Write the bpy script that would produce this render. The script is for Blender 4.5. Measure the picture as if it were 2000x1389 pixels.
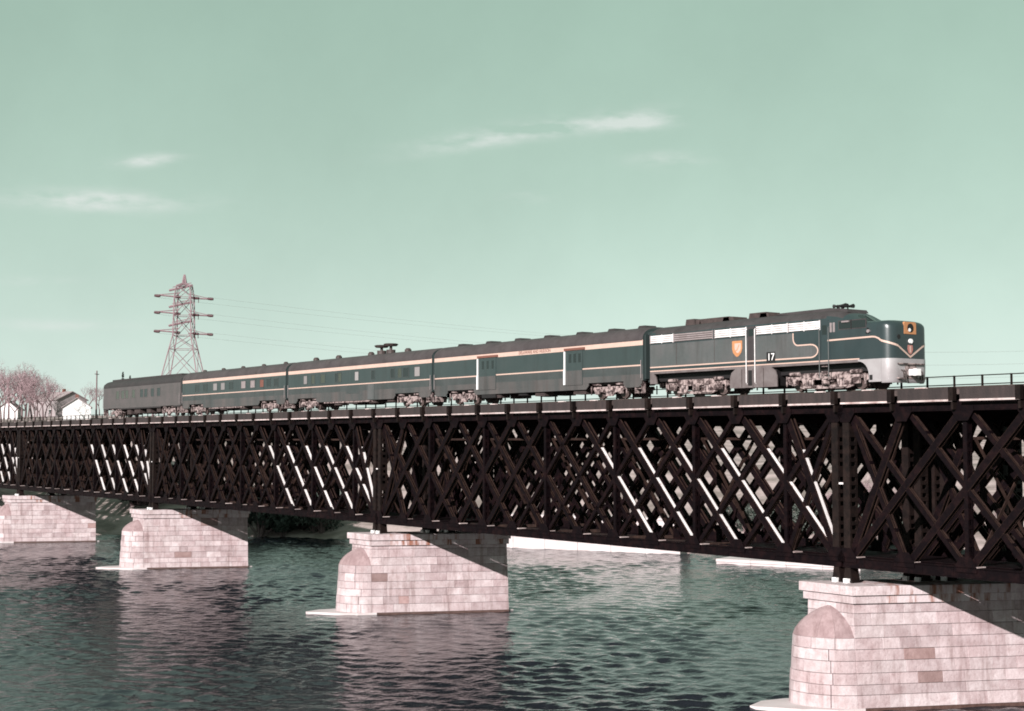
import bpy, math, random
import numpy as np
from mathutils import Vector, Matrix
R = math.radians
rnd = random.Random(11)
scene = bpy.context.scene
for o in list(bpy.data.objects): bpy.data.objects.remove(o)

# ------------------------------------------------------------------ camera
F = 2800.0                       # focal length in photo pixels (2000 wide)
TH = math.atan(1970 / F)
PIT = math.atan(167.5 / F)
CAM = Vector((50.6, -56.5, 13.3))
DV = Vector((-math.cos(TH)*math.cos(PIT), math.sin(TH)*math.cos(PIT), math.sin(PIT)))
RV = Vector((math.sin(TH), math.cos(TH), 0))
UV = RV.cross(DV)
cam = bpy.data.cameras.new('camera')
co = bpy.data.objects.new('camera', cam)
scene.collection.objects.link(co)
co.matrix_world = Matrix((( RV.x, UV.x, -DV.x, CAM.x), (RV.y, UV.y, -DV.y, CAM.y), (RV.z, UV.z, -DV.z, CAM.z), (0, 0, 0, 1)))
cam.sensor_width = 36; cam.lens = F / 2000 * 36
cam.clip_start = .5; cam.clip_end = 20000
scene.camera = co
scene.render.engine = 'CYCLES'; scene.cycles.filter_width = 1.8
def ray(x, y): return (DV + RV*((x-1000)/F) - UV*((y-694.5)/F))
def at_depth(x, y, z): return CAM + ray(x, y)*z
def on_Y(x, y, Y): k = ray(x, y); return CAM + k*((Y-CAM.y)/k.y)
def on_Z(x, y, Z): k = ray(x, y); return CAM + k*((Z-CAM.z)/k.z)

# ------------------------------------------------------------------ light
SUN = Vector((.45*.918, -.893*.918, .397)).normalized()     # towards the sun
sl = bpy.data.lights.new('sun', 'SUN'); sl.energy = 5.0; sl.angle = R(.55); sl.color = (1, .955, .935)
so = bpy.data.objects.new('sun', sl); scene.collection.objects.link(so)
so.rotation_euler = SUN.to_track_quat('Z', 'Y').to_euler(); so.location = (60, -120, 120)
w = bpy.data.worlds.new('World'); scene.world = w; w.use_nodes = True
N = w.node_tree.nodes; L = w.node_tree.links; N.clear()
def nd(t, **k):
    n = N.new(t)
    for a, b in k.items(): setattr(n, a, b)
    return n
def mth(op, a, b=None, c=None):
    n = nd('ShaderNodeMath', operation=op)
    for i, v in enumerate((a, b, c)):
        if v is None: continue
        if isinstance(v, (int, float)): n.inputs[i].default_value = v
        else: L.new(v, n.inputs[i])
    return n.outputs[0]
sky = nd('ShaderNodeTexSky', sky_type='NISHITA'); sky.sun_disc = False
sky.sun_elevation = math.asin(SUN.z); sky.sun_rotation = math.atan2(SUN.x, SUN.y)
sky.altitude = 30; sky.air_density = 1.0; sky.dust_density = 1.2; sky.ozone_density = 1.0
bw = nd('ShaderNodeRGBToBW'); L.new(sky.outputs[0], bw.inputs[0])
tint = nd('ShaderNodeMix', data_type='RGBA'); tint.blend_type = 'MULTIPLY'; tint.inputs[0].default_value = 1
geo = nd('ShaderNodeTexCoord')
veil = nd('ShaderNodeTexNoise'); veil.inputs['Scale'].default_value = 5.5; veil.inputs['Detail'].default_value = 8; veil.inputs['Roughness'].default_value = .62
L.new(geo.outputs['Generated'], veil.inputs['Vector'])
lum = mth('MULTIPLY', mth('POWER', mth('DIVIDE', bw.outputs[0], 6.0), .30), 6.2)
lum = mth('MULTIPLY', lum, mth('MULTIPLY_ADD', veil.outputs[0], .26, .87))
sep = nd('ShaderNodeSeparateXYZ'); L.new(geo.outputs['Generated'], sep.inputs[0])
pale = mth('POWER', 2.718, mth('MULTIPLY', mth('MAXIMUM', sep.outputs[2], 0.0), -8.0))      # paler towards the horizon, all round
tc_mix = nd('ShaderNodeMix', data_type='RGBA'); L.new(pale, tc_mix.inputs[0])
tc_mix.inputs[6].default_value = (.655, .965, .800, 1); tc_mix.inputs[7].default_value = (1.26, 1.44, 1.35, 1)     # aged slide film casts the sky green
L.new(lum, tint.inputs[6]); L.new(tc_mix.outputs[2], tint.inputs[7])
nz = nd('ShaderNodeTexNoise'); nz.inputs['Scale'].default_value = 34; nz.inputs['Detail'].default_value = 7
mp = nd('ShaderNodeMapping'); mp.inputs['Scale'].default_value = (1, 1, 3.2)
L.new(geo.outputs['Generated'], mp.inputs[0]); L.new(mp.outputs[0], nz.inputs['Vector'])
def dotn(v):
    n = nd('ShaderNodeVectorMath', operation='DOT_PRODUCT'); L.new(geo.outputs['Generated'], n.inputs[0]); n.inputs[1].default_value = v
    return n.outputs['Value']
clouds = [(1238, 238, 62, 15, -.12, 1.25), (985, 264, 140, 15, -.16, .85), (1090, 250, 55, 10, -.1, .6), (190, 393, 125, 15, .03, 1.0),
          (150, 390, 60, 10, .02, .5), (285, 314, 50, 9, -.12, .9), (1302, 312, 55, 12, 0, .5), (1020, 388, 36, 9, 0, .4), (95, 636, 130, 9, 0, .45), (60, 548, 60, 7, 0, .3)]
tot = None
for (x, y, sx, sy, tl, amp) in clouds:
    c = ray(x, y).normalized()
    a = (ray(x+10, y+10*tl) - ray(x, y)).normalized(); a = (a - c*a.dot(c)).normalized(); b = c.cross(a).normalized()
    du = mth('DIVIDE', dotn(a), sx/F); dv = mth('DIVIDE', dotn(b), sy/F)
    q = mth('ADD', mth('MULTIPLY', du, du), mth('MULTIPLY', dv, dv))
    front = mth('GREATER_THAN', dotn(c), 0.0)
    g = mth('MULTIPLY', mth('POWER', 2.718, mth('MULTIPLY', q, -.75)), front)
    g = mth('MULTIPLY', g, amp)
    tot = g if tot is None else mth('ADD', tot, g)
nn = mth('MULTIPLY_ADD', nz.outputs[0], 4.2, -1.45)
cm = mth('MULTIPLY', tot, nn)
cm.node.use_clamp = True
cm = mth('MULTIPLY', cm, .72)
mix = nd('ShaderNodeMix', data_type='RGBA'); L.new(cm, mix.inputs[0]); L.new(tint.outputs[2], mix.inputs[6]); mix.inputs[7].default_value = (7.4, 7.9, 7.6, 1)
bg = nd('ShaderNodeBackground'); bg.inputs[1].default_value = .055; L.new(mix.outputs[2], bg.inputs[0])
wo = nd('ShaderNodeOutputWorld'); L.new(bg.outputs[0], wo.inputs[0])
vs = scene.view_settings; vs.view_transform = 'Standard'; vs.look = 'None'; vs.exposure = .9; vs.gamma = 1; vs.use_curve_mapping = False

# ------------------------------------------------------------------ materials
M = {}
def ALB(n):
    if n == 'steel_rust': return .26
    if n.startswith('steel'): return .17
    if n == 'timber': return .30
    if n in ('truck', 'stripe'): return .80
    if n.endswith('_roof'): return .36
    if n in ('loco_skirt', 'loco_grey'): return .46
    if n in ('white', 'louver', 'pale_strut_sunlit_strip', 'ledge', 'concrete', 'house_white', 'insulator', 'glass', 'mortar') or n.startswith('stone'): return 1.0
    if n.startswith(('loco', 'car_', 'old_')): return .40
    return .62
def mat(name, col, rough=.7, col2=None, scale=3.0, bump=0, metal=0, rand=0, streak=False, contrast=(.35, .65), spec=.5, bscale=None, stain=0):
    m = bpy.data.materials.new(name); m.use_nodes = True; nt = m.node_tree; n = nt.nodes; l = nt.links
    p = n['Principled BSDF']; p.inputs['Roughness'].default_value = rough; p.inputs['Metallic'].default_value = metal
    p.inputs['Specular IOR Level'].default_value = spec
    k_ = ALB(name); col = tuple(c*k_ for c in col); col2 = tuple(c*k_ for c in col2) if col2 else None
    p.inputs['Base Color'].default_value = (*col, 1)
    out = None
    tc = n.new('ShaderNodeNewGeometry')
    if col2:
        no = n.new('ShaderNodeTexNoise'); no.inputs['Scale'].default_value = scale; no.inputs['Detail'].default_value = 6; no.inputs['Roughness'].default_value = .62
        mpn = n.new('ShaderNodeMapping'); mpn.inputs['Scale'].default_value = (1, 1, .16) if streak else (1, 1, 1)
        l.new(tc.outputs['Position'], mpn.inputs[0]); l.new(mpn.outputs[0], no.inputs['Vector'])
        cr = n.new('ShaderNodeValToRGB'); cr.color_ramp.elements[0].position = contrast[0]; cr.color_ramp.elements[1].position = contrast[1]
        cr.color_ramp.elements[0].color = (*col, 1); cr.color_ramp.elements[1].color = (*col2, 1)
        l.new(no.outputs[0], cr.inputs[0]); out = cr.outputs[0]
    if stain:                    # weathering: blotches and run-off streaks
        for sc_, zs_, lo, hi, dk in ((2.3, .12, .50, .70, (.45, .36, .34)), (7.0, 1, .52, .75, (.62, .56, .56)), (.55, .6, .45, .70, (.78, .70, .70))):
            ns_ = n.new('ShaderNodeTexNoise'); ns_.inputs['Scale'].default_value = sc_; ns_.inputs['Detail'].default_value = 6; ns_.inputs['Roughness'].default_value = .65
            ms_ = n.new('ShaderNodeMapping'); ms_.inputs['Scale'].default_value = (1, 1, zs_); ms_.inputs['Location'].default_value = (sc_*3, 1.7, 0)
            l.new(tc.outputs['Position'], ms_.inputs[0]); l.new(ms_.outputs[0], ns_.inputs['Vector'])
            mr_ = n.new('ShaderNodeMapRange'); mr_.inputs[1].default_value = lo; mr_.inputs[2].default_value = hi; mr_.inputs[3].default_value = 0; mr_.inputs[4].default_value = stain
            l.new(ns_.outputs[0], mr_.inputs[0])
            mx_ = n.new('ShaderNodeMix'); mx_.data_type = 'RGBA'; mx_.blend_type = 'MULTIPLY'; mx_.inputs[7].default_value = (*dk, 1)
            l.new(mr_.outputs[0], mx_.inputs[0]); l.new(out, mx_.inputs[6]); out = mx_.outputs[2]
    if rand:
        oi = n.new('ShaderNodeObjectInfo'); hs = n.new('ShaderNodeHueSaturation')
        mr = n.new('ShaderNodeMapRange'); mr.inputs[3].default_value = 1-rand; mr.inputs[4].default_value = 1+rand*.7
        l.new(oi.outputs['Random'], mr.inputs[0]); l.new(mr.outputs[0], hs.inputs['Value'])
        if out: l.new(out, hs.inputs['Color'])
        else: hs.inputs['Color'].default_value = (*col, 1)
        out = hs.outputs[0]
    if out: l.new(out, p.inputs['Base Color'])
    if bump:
        b = n.new('ShaderNodeBump'); b.inputs['Strength'].default_value = bump; b.inputs['Distance'].default_value = .05
        n2 = n.new('ShaderNodeTexNoise'); n2.inputs['Scale'].default_value = bscale or scale*4; n2.inputs['Detail'].default_value = 5
        l.new(tc.outputs['Position'], n2.inputs['Vector']); l.new(n2.outputs[0], b.inputs['Height']); l.new(b.outputs[0], p.inputs['Normal'])
    M[name] = m; return m
mat('steel', (.014, .0045, .0085), .6, (.060, .022, .024), 2.3, .25, contrast=(.45, .78), spec=.10)
mat('steel_brown', (.022, .012, .012), .65, (.075, .040, .034), 2.2, .3, spec=.15)
mat('steel_rust', (.05, .026, .022), .7, (.13, .070, .055), 2.5, .3, spec=.15)
mat('pale_strut_sunlit_strip', (.66, .61, .61), .5, (.30, .20, .20), 3.2, .15, rand=.12, contrast=(.56, .76))  # pale struts, and strips with sunlight put into their colour
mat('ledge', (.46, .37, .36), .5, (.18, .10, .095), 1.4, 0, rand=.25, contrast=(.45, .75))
mat('timber', (.050, .031, .031), .85, (.095, .058, .056), 2.4, .4, rand=.25, streak=True)
mat('tie_wood', (.05, .035, .032), .9, (.11, .075, .07), 4, .4)
mat('rail_steel', (.20, .15, .14), .35, (.10, .06, .05), 3, 0, metal=.6)
mat('stone', (.39, .315, .325), .85, (.265, .19, .195), 1.2, .6, rand=.14, contrast=(.33, .72), bscale=6, stain=.7)
mat('stone_b', (.435, .365, .375), .85, (.305, .23, .235), 1.6, .6, rand=.10, contrast=(.36, .74), bscale=6, stain=.6)
mat('stone_dark', (.19, .115, .11), .9, (.26, .17, .165), 1.6, .5, rand=.3, bscale=9)
mat('stone_cap', (.42, .35, .36), .85, (.19, .075, .05), 2.6, .4, rand=.08, streak=True, contrast=(.46, .62), bscale=9)
mat('stone_cone', (.195, .128, .132), .9, (.27, .19, .195), 1.5, .5, rand=.12, bscale=9, stain=.5)
mat('mortar', (.34, .27, .275), .95, (.27, .20, .205), 3, .3)
mat('wet_stone', (.085, .042, .034), .45, (.14, .08, .07), 3, .3)
mat('concrete', (.46, .40, .405), .8, (.36, .29, .29), .5, .25, contrast=(.4, .75))
mat('loco_blue', (.046, .072, .078), .34, (.060, .082, .088), .9, .06, contrast=(.3, .7), stain=.3, bscale=1.2)
mat('loco_grey', (.128, .140, .140), .45, (.165, .162, .164), .8, .06, rand=.05, stain=.35, bscale=1.2)
mat('loco_skirt', (.27, .225, .225), .5, (.19, .145, .145), 1.6, .1)
mat('loco_roof', (.074, .058, .062), .65, (.105, .086, .090), 1.2, .1, stain=.5)
mat('silver', (.50, .46, .47), .36, (.42, .37, .38), 1.4, 0, metal=.15)
mat('stripe', (.55, .385, .325), .45, (.50, .34, .29), 2, 0)
mat('louver', (.66, .63, .63), .38, (.50, .45, .45), 2.5, 0)
mat('louver_grey', (.33, .27, .275), .5, (.25, .20, .20), 2.5, 0)
mat('car_green', (.060, .090, .090), .38, (.074, .100, .100), .6, .06, contrast=(.3, .7), stain=.3, bscale=1.2)
mat('car_grey', (.080, .096, .096), .48, (.112, .120, .120), .7, .06, stain=.4, bscale=1.2)
mat('car_sill', (.104, .112, .112), .6, (.175, .150, .146), .9, .06, streak=True, stain=.4, bscale=1.2)
mat('car_roof', (.098, .074, .080), .65, (.135, .106, .110), .8, .1, stain=.5)
mat('old_grey', (.180, .150, .150), .6, (.135, .122, .120), .9, .1)
mat('old_roof', (.045, .036, .038), .7, (.065, .05, .052), 1, .1)
mat('dark_gap', (.018, .030, .030), .7)
mat('black', (.010, .007, .008), .6)
mat('truck', (.36, .275, .265), .6, (.045, .026, .026), 3.4, .3, contrast=(.43, .57))
mat('truck_dark', (.040, .025, .024), .7, (.075, .048, .045), 3, .2)
mat('wheel', (.13, .09, .085), .5, (.07, .045, .04), 4, 0)
mat('orange', (.62, .27, .12), .5, (.55, .24, .11), 3, 0)
mat('emblem_red', (.50, .20, .17), .5)
mat('glass', (.010, .014, .014), .08)
mat('glass_green', (.055, .062, .045), .15)
mat('blind', (.30, .27, .27), .6, rand=.25)
mat('white', (.70, .67, .67), .5)
mat('door_brown', (.20, .075, .055), .6)
mat('pylon', (.27, .165, .185), .6, (.36, .25, .27), 2, 0)
mat('insulator', (.05, .016, .02), .4)
mat('wire', (.36, .34, .34), .6)
mat('house_white', (.62, .60, .60), .7, (.55, .52, .52), .8, 0)
mat('house_grey', (.40, .34, .35), .8, (.34, .29, .29), .8, 0)
mat('roof_house', (.36, .29, .295), .8, (.42, .34, .34), 2, 0)
mat('bark', (.16, .105, .11), .9, (.23, .16, .165), 5, 0)
mat('twig', (.37, .25, .27), .9, rand=.25)
mat('pine', (.020, .030, .026), .8, (.04, .05, .042), 3, 0, rand=.3)
mat('leaf', (.022, .034, .030), .8, (.05, .062, .05), 2, 0, rand=.3)
mat('leaf_pale', (.14, .155, .135), .8, (.09, .11, .095), 2, 0, rand=.3)
mat('ground', (.62, .48, .47), .95, (.28, .22, .20), .16, .5, contrast=(.40, .60), stain=.3)
mat('grass', (.13, .15, .125), .95, (.20, .19, .165), .5, .3)
# water
m = bpy.data.materials.new('water'); m.use_nodes = True; nt = m.node_tree; p = nt.nodes['Principled BSDF']
p.inputs['Base Color'].default_value = (.012, .014, .018, 1); p.inputs['Roughness'].default_value = .07; p.inputs['IOR'].default_value = 1.33; p.inputs['Specular IOR Level'].default_value = .30
tc = nt.nodes.new('ShaderNodeNewGeometry')
def wn(scale, sc, det, dist=0):
    mpn = nt.nodes.new('ShaderNodeMapping'); mpn.inputs['Scale'].default_value = sc; mpn.inputs['Rotation'].default_value = (0, 0, R(24))
    n = nt.nodes.new('ShaderNodeTexNoise'); n.inputs['Scale'].default_value = scale; n.inputs['Detail'].default_value = det; n.inputs['Distortion'].default_value = dist
    nt.links.new(tc.outputs['Position'], mpn.inputs[0]); nt.links.new(mpn.outputs[0], n.inputs['Vector']); return n.outputs[0]
def wm(op, a, b):
    n = nt.nodes.new('ShaderNodeMath'); n.operation = op
    for i, v in enumerate((a, b)):
        if isinstance(v, (int, float)): n.inputs[i].default_value = v
        else: nt.links.new(v, n.inputs[i])
    return n.outputs[0]
h = wm('ADD', wm('MULTIPLY', wn(.9, (1, .75, 1), 3, .4), .22), wm('MULTIPLY', wn(2.6, (1, .7, 1), 3, .3), .16))
gust = wm('ADD', wm('MULTIPLY', wn(.045, (1, .6, 1), 3, .5), 1.3), .35)
h = wm('MULTIPLY', h, gust)
b = nt.nodes.new('ShaderNodeBump'); b.inputs['Strength'].default_value = .34; b.inputs['Distance'].default_value = 1.0
nt.links.new(h, b.inputs['Height']); nt.links.new(b.outputs[0], p.inputs['Normal'])
M['water'] = m

# ------------------------------------------------------------------ helpers
COL = scene.collection
WSLOPE = .125
class MB:
    def __init__(s): s.v = []; s.f = []; s.m = []
    def add(s, vs, fs, mi=0):
        k = len(s.v); s.v += [tuple(v) for v in vs]; s.f += [tuple(i+k for i in f) for f in fs]; s.m += [mi]*len(fs); return s
    def box(s, x0, x1, y0, y1, z0, z1, mi=0):
        if x0 > x1: x0, x1 = x1, x0
        if y0 > y1: y0, y1 = y1, y0
        if z0 > z1: z0, z1 = z1, z0
        return s.add([(x0,y0,z0),(x1,y0,z0),(x1,y1,z0),(x0,y1,z0),(x0,y0,z1),(x1,y0,z1),(x1,y1,z1),(x0,y1,z1)],
              [(0,3,2,1),(4,5,6,7),(0,1,5,4),(1,2,6,5),(2,3,7,6),(3,0,4,7)], mi)
    def beam(s, p0, p1, wn_, wd, side=(0,1,0), mi=0, o=(0,0)):
        """bar from p0 to p1; wd measured along 'side', wn_ across it; o offsets (across, side)"""
        p0 = Vector(p0); p1 = Vector(p1); a = (p1-p0).normalized(); sd = Vector(side)
        n = sd.cross(a)
        if n.length < 1e-5: sd = Vector((1,0,0)); n = sd.cross(a)
        n.normalize(); sd = a.cross(n).normalized()
        c = n*o[0] + sd*o[1]
        vs = [p + c + n*i*wn_/2 + sd*j*wd/2 for p in (p0, p1) for i, j in ((-1,-1),(1,-1),(1,1),(-1,1))]
        return s.add(vs, [(0,3,2,1),(4,5,6,7),(0,1,5,4),(1,2,6,5),(2,3,7,6),(3,0,4,7)], mi)
    def tube(s, pts, r, n=6, mi=0, cap=True):
        rs = r if isinstance(r, (list, tuple)) else [r]*len(pts)
        pts = [Vector(p) for p in pts]; rings = []; k = len(s.v); vs = []; fs = []
        for i, p in enumerate(pts):
            a = (pts[min(i+1, len(pts)-1)] - pts[max(i-1, 0)]).normalized()
            e = a.orthogonal().normalized() if abs(a.z) > .95 else a.cross(Vector((0,0,1))).normalized()
            g = a.cross(e)
            for j in range(n):
                t = 2*math.pi*j/n; vs.append(p + (e*math.cos(t) + g*math.sin(t))*rs[i])
        for i in range(len(pts)-1):
            for j in range(n): fs.append((i*n+j, i*n+(j+1)%n, (i+1)*n+(j+1)%n, (i+1)*n+j))
        if cap: fs.append(tuple(range(n-1, -1, -1))); fs.append(tuple((len(pts)-1)*n+j for j in range(n)))
        return s.add(vs, fs, mi)
    def disc(s, c, r, y0, y1, n=20, mi=0):
        """cylinder with its axis along y, centre (x, z)"""
        x, z = c; vs = [(x+r*math.cos(2*math.pi*j/n), y, z+r*math.sin(2*math.pi*j/n)) for y in (y0, y1) for j in range(n)]
        fs = [(j, (j+1)%n, n+(j+1)%n, n+j) for j in range(n)] + [tuple(range(n-1,-1,-1)), tuple(range(n, 2*n))]
        return s.add(vs, fs, mi)
    def prism(s, poly, y0, y1, mi=0):
        """poly in (x, z) extruded along y"""
        n = len(poly); vs = [(x, y, z) for y in (y0, y1) for x, z in poly]
        fs = [(j, (j+1)%n, n+(j+1)%n, n+j) for j in range(n)] + [tuple(range(n-1,-1,-1)), tuple(range(n, 2*n))]
        return s.add(vs, fs, mi)
    def ribbon(s, pts, wd, y0, y1, mi=0):
        """strip of width wd along a polyline in (x, z), between y0 and y1"""
        n = len(pts); l = []; r = []
        for i in range(n):
            a = Vector(pts[min(i+1,n-1)]) - Vector(pts[max(i-1,0)]); a.normalize(); q = Vector((-a.y, a.x))*wd/2
            l.append((pts[i][0]+q.x, pts[i][1]+q.y)); r.append((pts[i][0]-q.x, pts[i][1]-q.y))
        vs = []
        for i in range(n): vs += [(l[i][0], y0, l[i][1]), (r[i][0], y0, r[i][1]), (r[i][0], y1, r[i][1]), (l[i][0], y1, l[i][1])]
        fs = []
        for i in range(n-1):
            a = 4*i; b_ = a+4
            for j in range(4): fs.append((a+j, a+(j+1)%4, b_+(j+1)%4, b_+j))
        fs += [(3,2,1,0), (4*n-4, 4*n-3, 4*n-2, 4*n-1)]
        return s.add(vs, fs, mi)
    def mesh(s, name, mats, smooth=False):
        me = bpy.data.meshes.new(name); me.from_pydata(s.v, [], s.f)
        for mt in (mats if isinstance(mats, (list, tuple)) else [mats]): me.materials.append(M[mt])
        me.polygons.foreach_set('material_index', s.m)
        import bmesh
        bm = bmesh.new(); bm.from_mesh(me); bmesh.ops.recalc_face_normals(bm, faces=bm.faces); bm.to_mesh(me); bm.free()
        if smooth:
            me.polygons.foreach_set('use_smooth', [True]*len(me.polygons))
            me.set_sharp_from_angle(angle=R(35))
        me.update(); return me
    def build(s, name, mats, parent=None, smooth=False, loc=(0,0,0)):
        return put(name, s.mesh(name, mats, smooth), parent, loc)
def put(name, me, parent=None, loc=(0,0,0), rz=0, sc=None):
    o = bpy.data.objects.new(name, me); COL.objects.link(o); o.parent = parent; o.location = loc; o.rotation_euler[2] = rz
    if sc: o.scale = sc
    return o
def thing(name, label, cat, loc=(0,0,0), group=None, rz=0):
    o = bpy.data.objects.new(name, None); COL.objects.link(o); o.location = loc; o.rotation_euler[2] = rz; o.empty_display_size = .3
    return tag(o, label, cat, group)
def tag(o, label, cat, group=None):
    o['label'] = label; o['category'] = cat
    if group: o['group'] = group
    return o
def struct(o, label=None):
    o['kind'] = 'structure'
    if label: o['label'] = label
    return o
def copy_tree(o, parent=None):
    c = o.copy(); COL.objects.link(c); c.parent = parent
    for ch in list(KIDS.get(o.name, [])): copy_tree(ch, c)
    return c
KIDS = {}
def index_kids():
    KIDS.clear()
    for o in bpy.data.objects:
        if o.parent: KIDS.setdefault(o.parent.name, []).append(o)
def text_mesh(body, size, name, mt, align='CENTER', ext=.004):
    cu = bpy.data.curves.new(name, 'FONT'); cu.body = body; cu.size = size; cu.extrude = ext; cu.align_x = align; cu.align_y = 'CENTER'
    o = bpy.data.objects.new(name, cu); COL.objects.link(o); dg = bpy.context.evaluated_depsgraph_get()
    me = bpy.data.meshes.new_from_object(o.evaluated_get(dg)); bpy.data.objects.remove(o)
    me.materials.clear(); me.materials.append(M[mt]); return me

# ------------------------------------------------------------------ water and ground
WX0, WX1, WY0, WY1, WST = -205.0, 58.0, -44.0, 80.0, .29
nxw = int((WX1-WX0)/WST)+1; nyw = int((WY1-WY0)/WST)+1
wx = np.linspace(WX0, WX1, nxw); wy = np.linspace(WY0, WY1, nyw); WX, WY = np.meshgrid(wx, wy)
rg = np.random.RandomState(4); WZ = np.zeros_like(WX); gustf = np.zeros_like(WX)
for i in range(9):
    a = rg.uniform(0, 6.283); lam = rg.uniform(18, 60); k = 6.283/lam
    gustf += np.sin(k*(math.cos(a)*WX + math.sin(a)*WY) + rg.uniform(0, 6.283))
gustf = 1 + .26*gustf
for i in range(70):
    a = R(-60) + rg.normal(0, .8); lam = math.exp(rg.uniform(math.log(.85), math.log(2.4))); k = 6.283/lam
    amp = WSLOPE/k*math.sqrt(2/70)
    WZ += amp*np.sin(k*(math.cos(a)*WX + math.sin(a)*WY) + rg.uniform(0, 6.283) + .8*np.sin(.05*WX+.07*WY+i))
edge = np.clip(np.minimum(np.minimum(WX-WX0, WX1-WX), np.minimum(WY-WY0, WY1-WY))/8, 0, 1)
WZ = WZ*np.clip(gustf, .45, 1.6)*edge
vv = np.stack([WX.ravel(), WY.ravel(), WZ.ravel()], 1)
ii = np.arange(nxw*nyw).reshape(nyw, nxw); ff = np.stack([ii[:-1,:-1].ravel(), ii[:-1,1:].ravel(), ii[1:,1:].ravel(), ii[1:,:-1].ravel()], 1)
B9 = 9000; k0 = nxw*nyw
extra = [(-B9,-B9,0),(B9,-B9,0),(B9,B9,0),(-B9,B9,0)]
me = bpy.data.meshes.new('river')
vl = np.concatenate([vv, np.array(extra)]); c00, c10, c11, c01 = ii[0,0], ii[0,-1], ii[-1,-1], ii[-1,0]
rim = [[k0, k0+1] + [int(q) for q in ii[0,::-1]], [k0+1, k0+2] + [int(q) for q in ii[::-1,-1]], [k0+2, k0+3] + [int(q) for q in ii[-1,:]], [k0+3, k0] + [int(q) for q in ii[:,0]]]
me.from_pydata(vl.tolist(), [], ff.tolist() + rim); me.materials.append(M['water']); me.polygons.foreach_set('use_smooth', [True]*len(me.polygons)); me.update()
struct(put('river', me), 'grey-green rippled river water flowing under the bridge')
SH = [(-900,-900),(-330,-300),(-235,-90),(-188,-25),(-168,-2),(-150,15),(-131,33),(-99,48),(-80,58.6),(-58,66),(-20,80),(60,118),(200,190),(600,330),(1500,600),(8500,3000)]
def sdist(x, y):
    best = None; bs = None
    for (ax, ay), (bx, by) in zip(SH[:-1], SH[1:]):
        ex, ey = bx-ax, by-ay; t = np.clip(((x-ax)*ex + (y-ay)*ey)/(ex*ex+ey*ey), 0, 1)
        dx, dy = x-ax-t*ex, y-ay-t*ey; dd = dx*dx+dy*dy; cr = ex*dy - ey*dx
        if best is None: best, bs = dd, np.sign(cr)
        else: k = dd < best; best = np.where(k, dd, best); bs = np.where(k, np.sign(cr), bs)
    return np.sqrt(best)*bs
def hgt(x, y):
    x = np.asarray(x, float); y = np.asarray(y, float)
    s = sdist(x, y)
    left = np.clip((-x-150)/90, 0, 1); left = left*left*(3-2*left)
    top = 11.3 + left*8.2
    v = np.interp(s, [-60,-3,0,2,8,25,60,140,9000], [-8,-1.2,-.05,.55,1.8,5.0,9.3,11.2,11.3])/11.3*top
    wob = .35*np.sin(x*.13+1.2)*np.cos(y*.11) + .2*np.sin(x*.31+y*.27)
    return v + np.where(s > 3, wob, 0)*np.clip(s/20, 0, 1)
def axis(lo, a, b, hi, st):
    c = np.arange(a, b+.1, st); l = []; q = a; d = st
    while q > lo: d *= 1.28; q -= d; l.append(q)
    r = []; q = b; d = st
    while q < hi: d *= 1.28; q += d; r.append(q)
    return np.array(l[::-1] + list(c) + r)
gx = axis(-8800, -420, 120, 8800, 3.5); gy = axis(-8800, -120, 260, 8800, 3.5)
GX, GY = np.meshgrid(gx, gy); GZ = hgt(GX, GY); ny, nx = GX.shape
vs_ = np.stack([GX.ravel(), GY.ravel(), GZ.ravel()], 1); fs_ = []
for j in range(ny-1):
    for i in range(nx-1):
        q = (j*nx+i, j*nx+i+1, (j+1)*nx+i+1, (j+1)*nx+i)
        if max(vs_[k][2] for k in q) > -2.5: fs_.append(q)
used = sorted({k for f in fs_ for k in f}); rm = {k: i for i, k in enumerate(used)}
me = bpy.data.meshes.new('ground'); me.from_pydata([tuple(vs_[k]) for k in used], [], [tuple(rm[k] for k in f) for f in fs_])
me.materials.append(M['ground']); me.polygons.foreach_set('use_smooth', [True]*len(me.polygons))
struct(put('ground', me), 'pale dry far shore and the flat land behind it')
def gz(x, y): return float(hgt(np.array([x]), np.array([y]))[0])

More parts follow.
